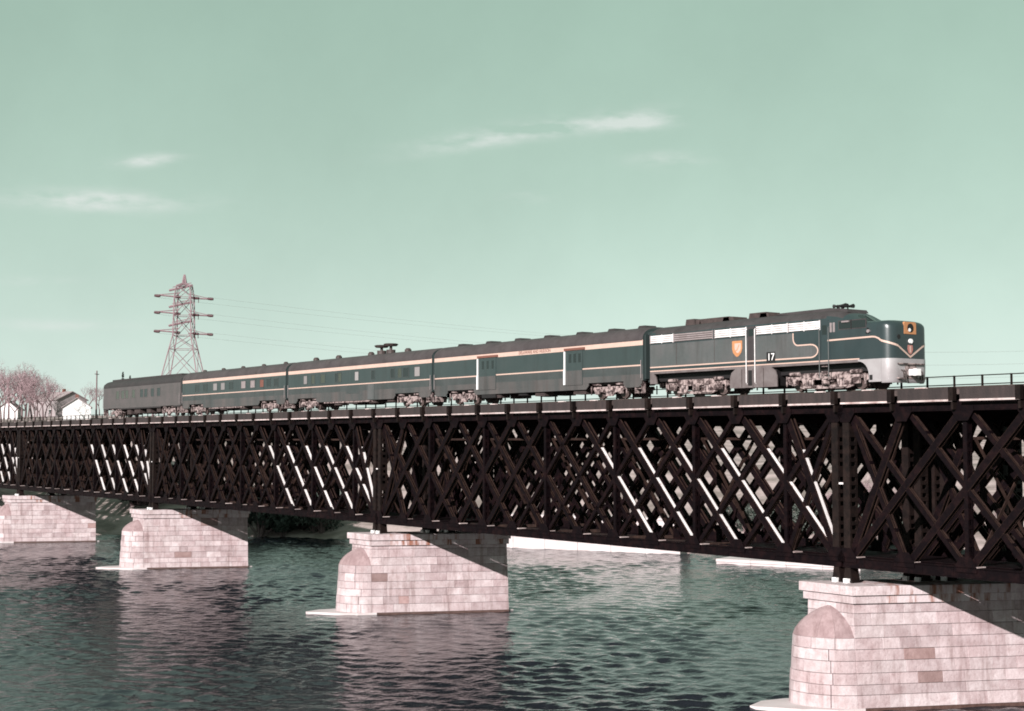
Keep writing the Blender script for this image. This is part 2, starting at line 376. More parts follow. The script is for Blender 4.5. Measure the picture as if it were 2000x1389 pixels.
# ------------------------------------------------------------------ piers
LSP = 47.7                       # pier spacing along the bridge
SKX = .43                        # skew of the piers: x shift per metre of y
PX, PY = SKX/math.hypot(SKX, 1), 1/math.hypot(SKX, 1)
A0, A1 = -1.50, 9.20            # ends of the pier body along its axis
def pier_half(z): return 1.78 - .055*z
def pp(a, b, z): return (a*PX + b, a*PY, z)
def stone_block(name, quad, zz, out, parent, mt, r):
    """quad: outer edge as list of (a,b) points; thickness goes inwards by 'out' vectors; chamfered and slightly proud"""
    z0, z1 = zz; ch = .014; pr = r.uniform(.0, .03); n = len(quad); vs = []; fs = []
    def lerp(p, q, t): return (p[0]+(q[0]-p[0])*t, p[1]+(q[1]-p[1])*t)
    def seglen(p, q): return math.hypot(p[0]-q[0], p[1]-q[1]) + 1e-6
    ins = list(quad)
    ins[0] = lerp(quad[0], quad[1], min(.4, ch/seglen(quad[0], quad[1]))); ins[-1] = lerp(quad[-1], quad[-2], min(.4, ch/seglen(quad[-1], quad[-2])))
    zm = (z0+z1)/2
    def bat(q, o, z, e): return (q[0]+o[0]*(e + (zm - z)*.055), q[1]+o[1]*(e + (zm - z)*.055))
    for q, o in zip(quad, out): vs.append(pp(*bat(q, o, z0, -.25), z0)); vs.append(pp(*bat(q, o, z1, -.25), z1))
    for q, o in zip(quad, out): vs.append(pp(*bat(q, o, z0, -.03), z0+.006)); vs.append(pp(*bat(q, o, z1, -.03), z1-.006))
    for q, o in zip(ins, out): vs.append(pp(*bat(q, o, z0, pr), z0+ch)); vs.append(pp(*bat(q, o, z1, pr), z1-ch))
    B = 2*n; Cc = 4*n
    for i in range(n-1):
        a, c = 2*i, 2*i+2
        fs += [(Cc+a, Cc+c, Cc+c+1, Cc+a+1), (B+a, B+c, Cc+c, Cc+a), (B+a+1, Cc+a+1, Cc+c+1, B+c+1), (a, c, B+c, B+a), (a+1, B+a+1, B+c+1, c+1)]
    e = 2*(n-1)
    fs += [(B, Cc, Cc+1, B+1), (B+e, B+e+1, Cc+e+1, Cc+e), (0, B, B+1, 1), (e, e+1, B+e+1, B+e)]
    mb = MB(); mb.add(vs, fs); return mb.build(name, mt, parent)
NOSE = 1.75
def nose_pt(t, hw, k=1.0):       # t 0..pi from +b side round the front to -b side
    return (A0 - NOSE*k*(hw/1.78)*math.sin(t)**.85 if 0 < t < math.pi else A0, hw*math.cos(t))
def make_pier(X, label, seed, detail=True):
    r = random.Random(seed)
    t = thing('stone_pier', label, 'bridge pier', (X, 0, 0), 'stone piers standing in the river')
    # core
    zs = [-1.5, 5.25]; mb = MB(); ring = []
    for z in zs:
        h = pier_half(max(z, 0)) - .07
        ring += [pp(A0+.05, -h, z), pp(A0+.05, h, z), pp(A1-.05, h, z), pp(A1-.05, -h, z)]
    mb.add(ring, [(0,1,5,4),(1,2,6,5),(2,3,7,6),(3,0,4,7),(4,5,6,7),(3,2,1,0)]).build('core', 'mortar', t)
    mb = MB(); ns = 12; vs = []
    for z in (-1.5, 3.6):
        for k in range(ns+1):
            a, b = nose_pt(math.pi*k/ns, pier_half(max(z, 0))-.09, .96); vs.append(pp(a+.03, b, z))
    fs = [(k, k+1, ns+2+k, ns+1+k) for k in range(ns)] + [tuple(range(ns+1, 2*ns+2))]
    mb.add(vs, fs).build('nose_core', 'mortar', t)
    # footing apron at the water line
    mb = MB(); outl = [(A0+.3, 1.86), (A0-1.2, 1.9), (A0-2.6, 1.25), (A0-4.1, .1), (A0-4.15, -.25), (A0-2.6, -1.5), (A0-1.0, -1.95), (A0+.3, -1.86)]
    n = len(outl); vs = [pp(a, b, z) for z in (-.6, .16) for a, b in outl]
    mb.add(vs, [(j, (j+1)%n, n+(j+1)%n, n+j) for j in range(n)] + [tuple(range(n, 2*n)), tuple(range(n-1,-1,-1))]).build('nose_apron', 'concrete', t)
    mb = MB(); outl = [(A1-.2, 1.74), (A1+.55, 1.45), (A1+.7, 0), (A1+.5, -1.4), (A1-.2, -1.74)]
    n = len(outl); vs = [pp(a, b, z) for z in (-.6, .13) for a, b in outl]
    mb.add(vs, [(j, (j+1)%n, n+(j+1)%n, n+j) for j in range(n)] + [tuple(range(n, 2*n)), tuple(range(n-1,-1,-1))]).build('tail_apron', 'concrete', t)
    # water stained lowest course on the side
    h = pier_half(0)
    mb = MB(); vs = [pp(a, b, z) for z in (-.6, .14) for a, b in ((A0-.1, h-.3), (A0-.1, h+.035), (A1, h+.03), (A1, h-.3))]
    mb.add(vs, [(0,1,5,4),(1,2,6,5),(2,3,7,6),(3,0,4,7),(4,5,6,7)]).build('water_line_course', 'wet_stone', t)
    # courses
    z = .14; zc = []
    while z < 5.20:
        hh = r.choice((.50, .56, .60, .64)); 
        if z + hh > 5.0: hh = 5.25 - z
        zc.append((z, z+hh)); z += hh
    # make one bed joint coincide with the nose top
    kn = min(range(len(zc)), key=lambda i: abs(zc[i][1]-3.75)); ztop = zc[kn][1]
    for ci, (z0, z1) in enumerate(zc):
        h = pier_half((z0+z1)/2); a = A0
        while a < A1 - .01:
            ln = r.uniform(.75, 1.9)
            if A1 - (a+ln) < .6: ln = A1 - a
            g = .003; u_ = r.random()
            mt = 'stone_dark' if u_ < .04 else ('stone_b' if u_ < .45 else 'stone')
            stone_block('stone_block', [(a+g, h), (a+ln-g, h)], (z0+g, z1-g), [(0,1),(0,1)], t, mt, r)
            a += ln
        if z1 <= ztop + .01:      # rounded nose
            ts = [0]; q = r.uniform(.4, .75)
            while q < math.pi - .45: ts.append(q); q += r.uniform(.55, .85)
            ts.append(math.pi)
            for t0, t1 in zip(ts[:-1], ts[1:]):
                if t0 > 2.75: continue
                m_ = 5; tt = [t0+.005 + (t1-t0-.010)*k/(m_-1) for k in range(m_)]
                qd = [nose_pt(max(1e-4, min(math.pi-1e-4, x)), h) for x in tt]
                ou = [(-math.sin(x), math.cos(x)) for x in tt]
                stone_block('stone_block', qd, (z0+.003, z1-.003), ou, t, r.choice(('stone_b', 'stone_b', 'stone')), r)
        else:                     # square end wall above the nose
            bs = [-h, -h+2*h*r.uniform(.28, .42), -h+2*h*r.uniform(.6, .72), h]
            for b0, b1 in zip(bs[:-1], bs[1:]):
                stone_block('stone_block', [(A0, b1-.009), (A0, b0+.009)], (z0+.003, z1-.003), [(-1,0),(-1,0)], t, r.choice(('stone_b', 'stone')), r)
    # half-cone on the nose
    hb = pier_half(ztop); ap = (A0-.05, .0); zap = 5.05; k = 6
    for i in range(k):
        t0, t1 = math.pi*i/k + .003, math.pi*(i+1)/k - .003; mb = MB(); m_ = 4; lv = 7; vs = []; fs = []
        for j in range(lv):
            s = j/(lv-1); rr = 1 - .95*s**1.5; zz = ztop + (zap-ztop)*(1-(1-s)**1.25)
            for x in range(m_):
                a, b = nose_pt(t0+(t1-t0)*x/(m_-1), hb); vs.append(pp(ap[0]+(a-ap[0])*rr, ap[1]+(b-ap[1])*rr, zz))
        for j in range(lv-1):
            for x in range(m_-1): fs.append((j*m_+x, j*m_+x+1, (j+1)*m_+x+1, (j+1)*m_+x))
        vs.append(pp(A0, 0, ztop)); q = len(vs)-1
        fs += [tuple([q] + list(range(m_))), tuple([q] + [j*m_ for j in range(lv)][::-1]), tuple([q] + [j*m_+m_-1 for j in range(lv)]), tuple([q] + [(lv-1)*m_+x for x in range(m_)][::-1])]
        mb.add(vs, fs).build('cone_stone', 'stone_cone', t, smooth=True)
    # two projecting cap courses
    for z0, z1, ov in ((5.26, 5.66, .14), (5.67, 6.12, .27)):
        a = A0 - ov; h = 1.52 + ov; e = A1 + ov*.6
        first = True
        while a < e - .01:
            ln = r.uniform(1.3, 2.1)
            if e - (a+ln) < .8: ln = e - a
            g = .008; mb = MB(); c = .025
            def rg(z, s): return [pp(a+g+s, -h+s, z), pp(a+g+s, h-s, z), pp(a+ln-g-s, h-s, z), pp(a+ln-g-s, -h+s, z)]
            mb.add(rg(z0, .0) + rg(z1-c, 0) + rg(z1, c), [(3,2,1,0),(0,1,5,4),(1,2,6,5),(2,3,7,6),(3,0,4,7),(4,5,9,8),(5,6,10,9),(6,7,11,10),(7,4,8,11),(8,9,10,11)])
            mb.build('cap_stone', 'stone_b' if (first or r.random() < .25) else 'stone_cap', t); first = False
            a += ln
    return t
plabels = ['stone pier under the nose end of the locomotive', 'stone pier under the rear half of the baggage car and the car behind it',
           'stone pier beneath the last, plain grey carriage of the train', 'stone pier under the empty track behind the train',
           'farthest stone pier, next to the wooded shore']
for k in range(4): make_pier(-LSP*k + (.75, .15, -.15, .0)[k], plabels[k], 40+k)

# ------------------------------------------------------------------ bridge spans
NP = 13; GAP = .38; PL = (LSP - 2*GAP)/NP
ZB, ZT = 7.17, 14.99             # chord centre heights
MESH = {}
def member(kind, dx, heavy):
    """a web member lying in the x-z plane, from (-dx/2, bottom) to (dx/2, top) about its own centre"""
    key = (kind, round(dx, 3), heavy)
    if key in MESH: return MESH[key]
    hh = (ZT-ZB)/2 - .06; p0 = Vector((-dx/2*.985, 0, -hh)); p1 = Vector((dx/2*.985, 0, hh)); mb = MB(); a = (p1-p0).normalized(); ln = (p1-p0).length
    if heavy:
        for s in (-1, 1):
            mb.beam(p0, p1, .34, .035, o=(0, s*.175)); mb.beam(p0, p1, .035, .09, o=(.165, s*.14), mi=1); mb.beam(p0, p1, .035, .09, o=(-.165, s*.14), mi=1)
        k = int(ln/.62)
        for i in range(k):
            c = p0 + a*(ln*(i+.5)/k); s_ = 1 if i % 2 else -1
            nrm = Vector((0,1,0)).cross(a).normalized()
            for e in (-.17,):
                mb.beam(c - a*.28 + nrm*e + Vector((0,-.16*s_,0)), c + a*.28 + nrm*e + Vector((0,.16*s_,0)), .02, .07, side=tuple(nrm.cross(a)))
        cp = None
    else:
        for s in (-1, 1): mb.beam(p0, p1, .24, .03, o=(0, s*.15)); mb.beam(p0, p1, .03, .09, o=(.105, s*.09), mi=1); mb.beam(p0, p1, .03, .09, o=(-.105, s*.09), mi=1)
        k = max(3, int(ln/1.1))
        for i in range(k):
            c = p0 + a*(ln*(i+.5)/k); mb.beam(c - a*.09, c + a*.09, .27, .27, mi=0) if i % 3 == 1 else mb.beam(c - a*.06, c + a*.06, .22, .26)
    MESH[key] = mb.mesh(kind, ['steel', 'steel_rust'])
    return MESH[key]
def sunlit_strip_mesh(dx):  # made-up pale strip for the sunlit face, cut off where deck shade begins
    key = ('sunlit_strip_mesh', round(dx, 3))
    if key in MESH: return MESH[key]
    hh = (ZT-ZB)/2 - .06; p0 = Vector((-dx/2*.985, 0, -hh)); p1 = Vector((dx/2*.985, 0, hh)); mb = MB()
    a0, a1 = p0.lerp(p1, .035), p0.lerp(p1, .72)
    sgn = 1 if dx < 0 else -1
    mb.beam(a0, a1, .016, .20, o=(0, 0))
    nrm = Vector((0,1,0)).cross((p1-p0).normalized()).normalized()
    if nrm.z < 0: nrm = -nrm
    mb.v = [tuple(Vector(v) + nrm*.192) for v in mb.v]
    MESH[key] = mb.mesh('sunlit_strip', 'pale_strut_sunlit_strip'); return MESH[key]
def post_mesh(w, d, h, key, mt):
    """vertical built-up post: two channels (front and back) joined by batten plates on the x faces"""
    if key in MESH: return MESH[key]
    mb = MB()
    for s in (-1, 1):
        mb.box(-w/2, w/2, s*(d/2-.03), s*d/2, 0, h)
        for e in (-1, 1): mb.box(e*(w/2-.03), e*w/2, s*(d/2-.15), s*(d/2-.03), 0, h)
    z = .25
    i = 0
    while z < h - .4:
        hh = .20 if i % 4 else .55
        for e in (-1, 1): mb.box(e*(w/2), e*(w/2+.018), -d/2+.02, d/2-.02, z, z+hh)
        z += hh + .22; i += 1
    MESH[key] = mb.mesh('post', mt); return MESH[key]
def simple(key, fn, mt):
    if key not in MESH:
        mb = MB(); fn(mb); MESH[key] = mb.mesh(key, mt)
    return MESH[key]
def make_span(far, label, group, X):
    """local x runs from 0 (near end) to -LSP (far end); y in bridge coordinates"""
    t = thing('bridge_span', label, 'bridge span', (X, 0, 0), group)
    ys = (0.0, 3.6) if not far else (4.95, 8.55)
    xi = lambda i, y: -GAP - i*PL + SKX*y
    for yi, y in enumerate(ys):
        x0, x1 = xi(0, y), xi(NP, y)
        # chords: built-up boxes with flange lips
        def bc(mb):
            ln = PL*NP
            mb.box(-ln-.3, .3, -.27, .27, -.24, .20); mb.box(-ln-.3, .3, -.33, .33, -.28, -.235); mb.box(-ln-.3, .3, -.33, -.20, .20, .235); mb.box(-ln-.3, .3, .20, .33, .20, .235)
            for i in range(NP*2):
                xx = -PL*(i+.5)/2; mb.box(xx-.18, xx+.18, -.285, .285, -.20, .16)
        def tch(mb):
            ln = PL*NP
            mb.box(-ln-.3, .3, -.29, .29, -.20, .24); mb.box(-ln-.3, .3, -.35, .35, -.245, -.205)
            for i in range(NP):
                xx = -PL*(i+.5); mb.box(xx-.35, xx+.35, -.305, .305, -.18, .22)
        put('bottom_chord', simple('bottom_chord', bc, 'steel'), t, (x0, y, ZB)); put('top_chord', simple('top_chord', tch, 'steel'), t, (x0, y, ZT))
        # diagonals
        def diag(ib, it):
            xb, xt = xi(ib, y), xi(it, y); dx = xt - xb; c = ((xb+xt)/2, y, (ZB+ZT)/2)
            backs = dx < 0                                   # leans back: falls towards the near end
            mid = (ib+it)/2
            heavy = (backs and mid < 6) or ((not backs) and mid > 7)
            o = put('diagonal', member('diagonal', dx, heavy), t, c)
            o2 = None
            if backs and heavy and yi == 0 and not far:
                put('sunlit_strip', sunlit_strip_mesh(dx), o)
            return o
        for i in range(NP-1): diag(i, i+2); diag(i+2, i)
        diag(0, 1); diag(1, 0); diag(NP, NP-1); diag(NP-1, NP)
        # posts
        for i in range(0, NP+1):
            if i in (0, NP): put('end_post', post_mesh(.42, .62, ZT-ZB, 'end_post', 'steel_brown'), t, (xi(i, y), y, ZB))
            elif i % 2 == 1 and yi == 0: put('vertical_post', post_mesh(.22, .40, ZT-ZB-.3, 'vertical_post', 'steel'), t, (xi(i, y), y, ZB+.15))
        # gussets and pale tie plates on the bottom chord
        for i in range(NP+1):
            put('gusset_plate', simple('gusset_plate', lambda mb: mb.prism([(-.62,-.1),(.62,-.1),(.62,.15),(.3,.62),(-.3,.62),(-.62,.15)], -.33, -.305), 'steel'), t, (xi(i, y), y, ZB+.1))
            put('gusset_plate', simple('gusset_plate_top', lambda mb: mb.prism([(-.62,.1),(-.62,-.15),(-.3,-.62),(.3,-.62),(.62,-.15),(.62,.1)], -.345, -.315), 'steel'), t, (xi(i, y), y, ZT-.1))
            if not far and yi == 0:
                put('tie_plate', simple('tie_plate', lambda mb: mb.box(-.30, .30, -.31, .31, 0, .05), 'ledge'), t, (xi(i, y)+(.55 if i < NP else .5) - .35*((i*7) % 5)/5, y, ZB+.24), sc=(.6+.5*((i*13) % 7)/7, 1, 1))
        # bearings
        for xx in (xi(0, y), xi(NP, y)):
            def shoe(mb):
                mb.prism([(-.28,.0),(.28,.0),(.16,.72),(-.16,.72)], -.3, .3); mb.box(-.36, .36, -.36, .36, -.07, 0)
            put('bearing_shoe', simple('bearing_shoe', shoe, 'steel_brown'), t, (xx, y, 6.22))
            put('bearing_pad', simple('bearing_pad', lambda mb: mb.box(-.14, .14, -.10, .10, 0, .22), 'white'), t, (xx+.05, y-.44, 6.125))
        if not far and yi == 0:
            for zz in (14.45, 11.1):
                put('strut', simple('strut', lambda mb: mb.box(0, .30, -.28, .28, 0, .09), 'pale_strut_sunlit_strip'), t, (xi(0, y)+.23, y, zz))
    # sway frames and floor beams across the two trusses
    ya, yb = ys; wd = yb - ya
    def sway(mb):
        h0, h1 = ZB+.3, ZT-.35
        mb.beam((SKX*.3, .3, h0), (SKX*(wd-.3), wd-.3, h1-1.2), .16, .05, side=(1,0,0)); mb.beam((SKX*.3+.08, .3, h1-1.2), (SKX*(wd-.3)+.08, wd-.3, h0), .16, .05, side=(1,0,0))
        mb.beam((SKX*.3, .3, h0-.1), (SKX*(wd-.3), wd-.3, h0-.1), .2, .2, side=(1,0,0)); mb.beam((SKX*.3, .3, h1-1.2), (SKX*(wd-.3), wd-.3, h1-1.2), .14, .14, side=(1,0,0))
    for i in range(1, NP, 2): put('sway_frame', simple('sway_frame%d' % far, sway, 'steel_rust'), t, (xi(i, 0)+SKX*ya, ya, 0))
    def fbeam(mb):
        mb.beam((SKX*.3, .3, ZT-.28), (SKX*(wd-.3), wd-.3, ZT-.28), .95, .03, side=(1,0,0)); mb.beam((SKX*.3, .3, ZT-.74), (SKX*(wd-.3), wd-.3, ZT-.74), .03, .3, side=(1,0,0))
    for i in range(NP+1): put('floor_beam', simple('floor_beam%d' % far, fbeam, 'steel'), t, (xi(i, 0)+SKX*ya, ya, 0))
    def lat(mb):
        mb.beam((0, .3, ZB-.05), (-2*PL+SKX*wd, wd-.3, ZB-.05), .12, .10, side=(0,0,1)); mb.beam((-2*PL, .3, ZB+.08), (SKX*wd, wd-.3, ZB+.08), .12, .10, side=(0,0,1))
    for i in range(0, NP-1, 2): put('lateral_brace', simple('lateral_brace%d' % far, lat, 'steel_brown'), t, (xi(i, 0)+SKX*ya, ya, 0))
    def plat(mb):  # planks added only to block sun that would reach the pier side
        for j in range(9): mb.box(-PL*2.6, .3, .32+j*.335, .64+j*.335, ZB+.26, ZB+.31)
    for xx in (xi(0, ya)+.1, xi(NP, ya)+PL*2.6-.3): put('sun_block_planks', simple('sun_block_planks', plat, 'steel'), t, (xx, ya, 0))
    # deck: stringers, ties, rails, edge timbers with brackets
    yc = 1.8 if not far else 6.6; e0, e1 = (-.55, 4.15) if not far else (4.3, 9.0)
    sx = SKX*yc
    def stringers(mb):
        for s in (-.8, .8): mb.box(-LSP+.05+sx, -.05+sx, yc+s-.15, yc+s+.15, ZT-.3, 15.50)
    put('stringers', simple('stringers%d' % far, stringers, 'steel'), t)
    def ties(mb):
        k = int(LSP/.46)
        for i in range(k):
            xx = -LSP*(i+.5)/k + sx; mb.box(xx-.12, xx+.12, e0+.12, e1-.12, 15.52, 15.78)
    o = put('ties', simple('ties%d' % far, ties, 'tie_wood'), t); o['kind'] = 'stuff'
    for s in (-.755, .755):
        def rl(mb):
            mb.box(-LSP+.012, -.012, -.035, .035, .10, .165); mb.box(-LSP+.012, -.012, -.012, .012, .02, .10); mb.box(-LSP+.012, -.012, -.07, .07, 0, .02)
        put('rail', simple('rail', rl, 'rail_steel'), t, (sx, yc+s, 15.785))
    def walk(mb):
        for j in range(3): mb.box(-LSP+.03+sx, -.03+sx, e0+.14+j*.27, e0+.38+j*.27, 15.785, 15.83)
    put('walkway_planks', simple('walkway_planks%d' % far, walk, 'timber'), t)
    if not far:
        for i in range(NP):
            xa = -LSP*i/NP; pl = LSP/NP
            # edge timber panel, pale ledge angle and bracket for each panel
            o = put('edge_timber', simple('edge_timber', lambda mb: mb.box(-pl+.30, -.02, -.06, .06, 15.285, 15.80), 'timber'), t, (xa, e0+.03, 0))
            put('ledge_angle', simple('ledge_angle', lambda mb: mb.box(-pl+.36, -.06, -.05, .03, 15.185, 15.275), 'ledge'), t, (xa, e0-.07, 0))
            def br(mb):
                mb.box(-.27, 0, -.16, .10, 15.20, 15.86); mb.box(-.20, -.07, -.05, .55, 14.80, 15.19)
            put('bracket', simple('bracket', br, 'steel_brown'), t, (xa, e0+.02, 0))
            if i % 3 != 1:
                put('deck_board', simple('deck_board', lambda mb: mb.box(-.62, 0, -.10, .10, 0, .055), 'ledge'), t, (xa-.9-((i*37)%10)*.12, e0+.12, 15.832))
    else:
        for i in range(NP*2):
            xa = -LSP*i/(NP*2)
            put('handrail_post', simple('handrail_post', lambda mb: (mb.box(-.045, .045, -.045, .045, 0, 1.12)), 'steel_brown'), t, (xa-.06, e1+.02, 15.80))
        for zz in (16.40, 16.88):
            put('handrail', simple('handrail', lambda mb: mb.box(-LSP+.01, -.01, -.03, .03, -.028, .028), 'steel_brown'), t, (0, e1-.05, zz))
        put('edge_timber', simple('edge_timber_far', lambda mb: mb.box(-LSP+.02, -.02, -.06, .06, 15.285, 15.80), 'timber'), t, (0, e1, 0))
        put('edge_timber', simple('edge_timber_far', lambda mb: None, 'timber'), t, (0, e0+.02, 0))
    return t
sl_near = ['black lattice span ahead of the locomotive, its track empty', 'black lattice span carrying the locomotive and the baggage car',
           'black lattice span carrying the two green passenger cars', 'black lattice span carrying the plain grey last car',
           'black lattice span with no train on it, ending on the wooded shore side']
for k in range(5):
    make_span(False, sl_near[k], 'near-track lattice spans', LSP*(1-k))
for k in range(5):
    make_span(True, 'railed far-track lattice span behind the one %s' % ['ahead of the locomotive', 'carrying the locomotive', 'carrying the passenger cars', 'carrying the grey last car', 'standing empty near the shore'][k], 'far-track lattice spans', LSP*(1-k))

# ------------------------------------------------------------------ rolling stock
ZR = 15.95; YT = 1.8
def wheel_mesh():
    if 'wheel' in MESH: return MESH['wheel']
    mb = MB(); mb.disc((0, 0), .46, -.07, .06, 24); mb.disc((0, 0), .50, .06, .085, 24); mb.disc((0, 0), .36, -.082, -.07, 20); mb.disc((0, 0), .13, -.16, -.07, 12)
    MESH['wheel'] = mb.mesh('wheel', 'wheel', True); return MESH['wheel']
def make_truck(parent, x, axles, pitch, loco=False):
    """one truck centred at local x; side frames, journal boxes, springs, wheels"""
    key = 'truck%d%.2f' % (axles, pitch)
    if key not in MESH:
        mb = MB(); hl = pitch*(axles-1)/2
        for s in (-1, 1):
            y0, y1 = s*1.02, s*1.16
            if loco:
                top = [(-hl-.75, .55), (-hl-.62, .82), (-hl+.25, .88), (-hl+.5, .98), (hl-.5, .98), (hl-.25, .88), (hl+.62, .82), (hl+.75, .55),
                       (hl+.45, .40), (hl+.42, .62), (hl-.42, .62), (hl-.5, .36)]
                if axles == 3: top += [(pitch*.62, .30), (pitch*.42, .62), (-pitch*.42, .62), (-pitch*.62, .30)]
                top += [(-hl+.5, .36), (-hl+.42, .62), (-hl-.42, .62), (-hl-.45, .40)]
                mb.prism(top, y0, y1)
                mb.prism([(-hl+.30, .22), (-hl+.65, .13), (hl-.65, .13), (hl-.30, .22), (hl-.34, .32), (-hl+.34, .32)], y0+s*.02, y1+s*.03)
            else:
                mb.prism([(-hl-.55, .62), (-hl-.45, .80), (hl+.45, .80), (hl+.55, .62), (hl+.30, .60), (.45, .40), (.35, .26), (-.35, .26), (-.45, .40), (-hl-.30, .60)], y0, y1)
            for a in range(axles):
                ax = -hl + a*pitch
                mb.box(ax-.19, ax+.19, s*1.12, s*1.30, .34, .68); mb.prism([(ax-.13, .40), (ax+.13, .40), (ax+.16, .60), (ax-.16, .60)], s*1.30, s*1.34)
            for a in range(axles-1):
                ax = -hl + (a+.5)*pitch
                for q in (-.19, .0, .19): mb.tube([(ax+q, s*1.20, .28), (ax+q, s*1.20, .62)], .075, 8)
                mb.beam((ax-.42, s*1.22, .24), (ax+.42, s*1.22, .24), .09, .12, side=(0,1,0))
                mb.box(ax-.10, ax+.10, s*1.17, s*1.24, .66, .92)
            mb.tube([(-hl-.35, s*1.25, .96), (-hl+.35, s*1.25, .96)], .10, 8); mb.tube([(hl-.35, s*1.25, .96), (hl+.35, s*1.25, .96)], .10, 8)
            mb.beam((-hl-.60, s*1.24, .30), (-hl-.60, s*1.24, .85), .06, .06); mb.beam((hl+.60, s*1.24, .30), (hl+.60, s*1.24, .85), .06, .06)
        mb.box(-.45, .45, -1.0, 1.0, .5, .85); mb.box(-hl-.6, -hl-.45, -1.05, 1.05, .55, .75); mb.box(hl+.45, hl+.6, -1.05, 1.05, .55, .75)
        for a in range(axles): mb.tube([(-hl+a*pitch, -.9, .49), (-hl+a*pitch, .9, .49)], .08, 8)
        MESH[key] = mb.mesh('truck', 'truck')
    tr = put('truck', MESH[key], parent, (x, 0, 0))
    hl = pitch*(axles-1)/2
    for a in range(axles):
        for s in (-1, 1): put('wheel', wheel_mesh(), tr, (-hl+a*pitch, s*.80, .495), rz=0 if s < 0 else math.pi)
    return tr
def loft(secs, mb, mi_fn, cap0=True, cap1=True):
    """secs: list of (x, [(y,z)...] for one half from bottom outer to the roof centre); mirrored"""
    n = len(secs[0][1]); k = len(mb.v)
    for x, pr in secs:
        full = [(x, -y, z) for y, z in pr] + [(x, y, z) for y, z in pr[-2::-1]]
        mb.v += full
    c = 2*n - 1
    for i in range(len(secs)-1):
        for j in range(c-1):
            f = (k+i*c+j, k+i*c+j+1, k+(i+1)*c+j+1, k+(i+1)*c+j); mb.f.append(f)
            ctr = [sum(mb.v[q][d_] for q in f)/4 for d_ in range(3)]; mb.m.append(mi_fn(ctr))
        mb.f.append((k+i*c+c-1, k+i*c, k+(i+1)*c, k+(i+1)*c+c-1)); mb.m.append(0)
    for i, on in ((0, cap0), (len(secs)-1, cap1)):
        if on: mb.f.append(tuple(k+i*c+j for j in range(c))); mb.m.append(mi_fn([secs[i][0], 0, 2.2]))
def sidex(px_): return on_Y(px_, 700, .3).x

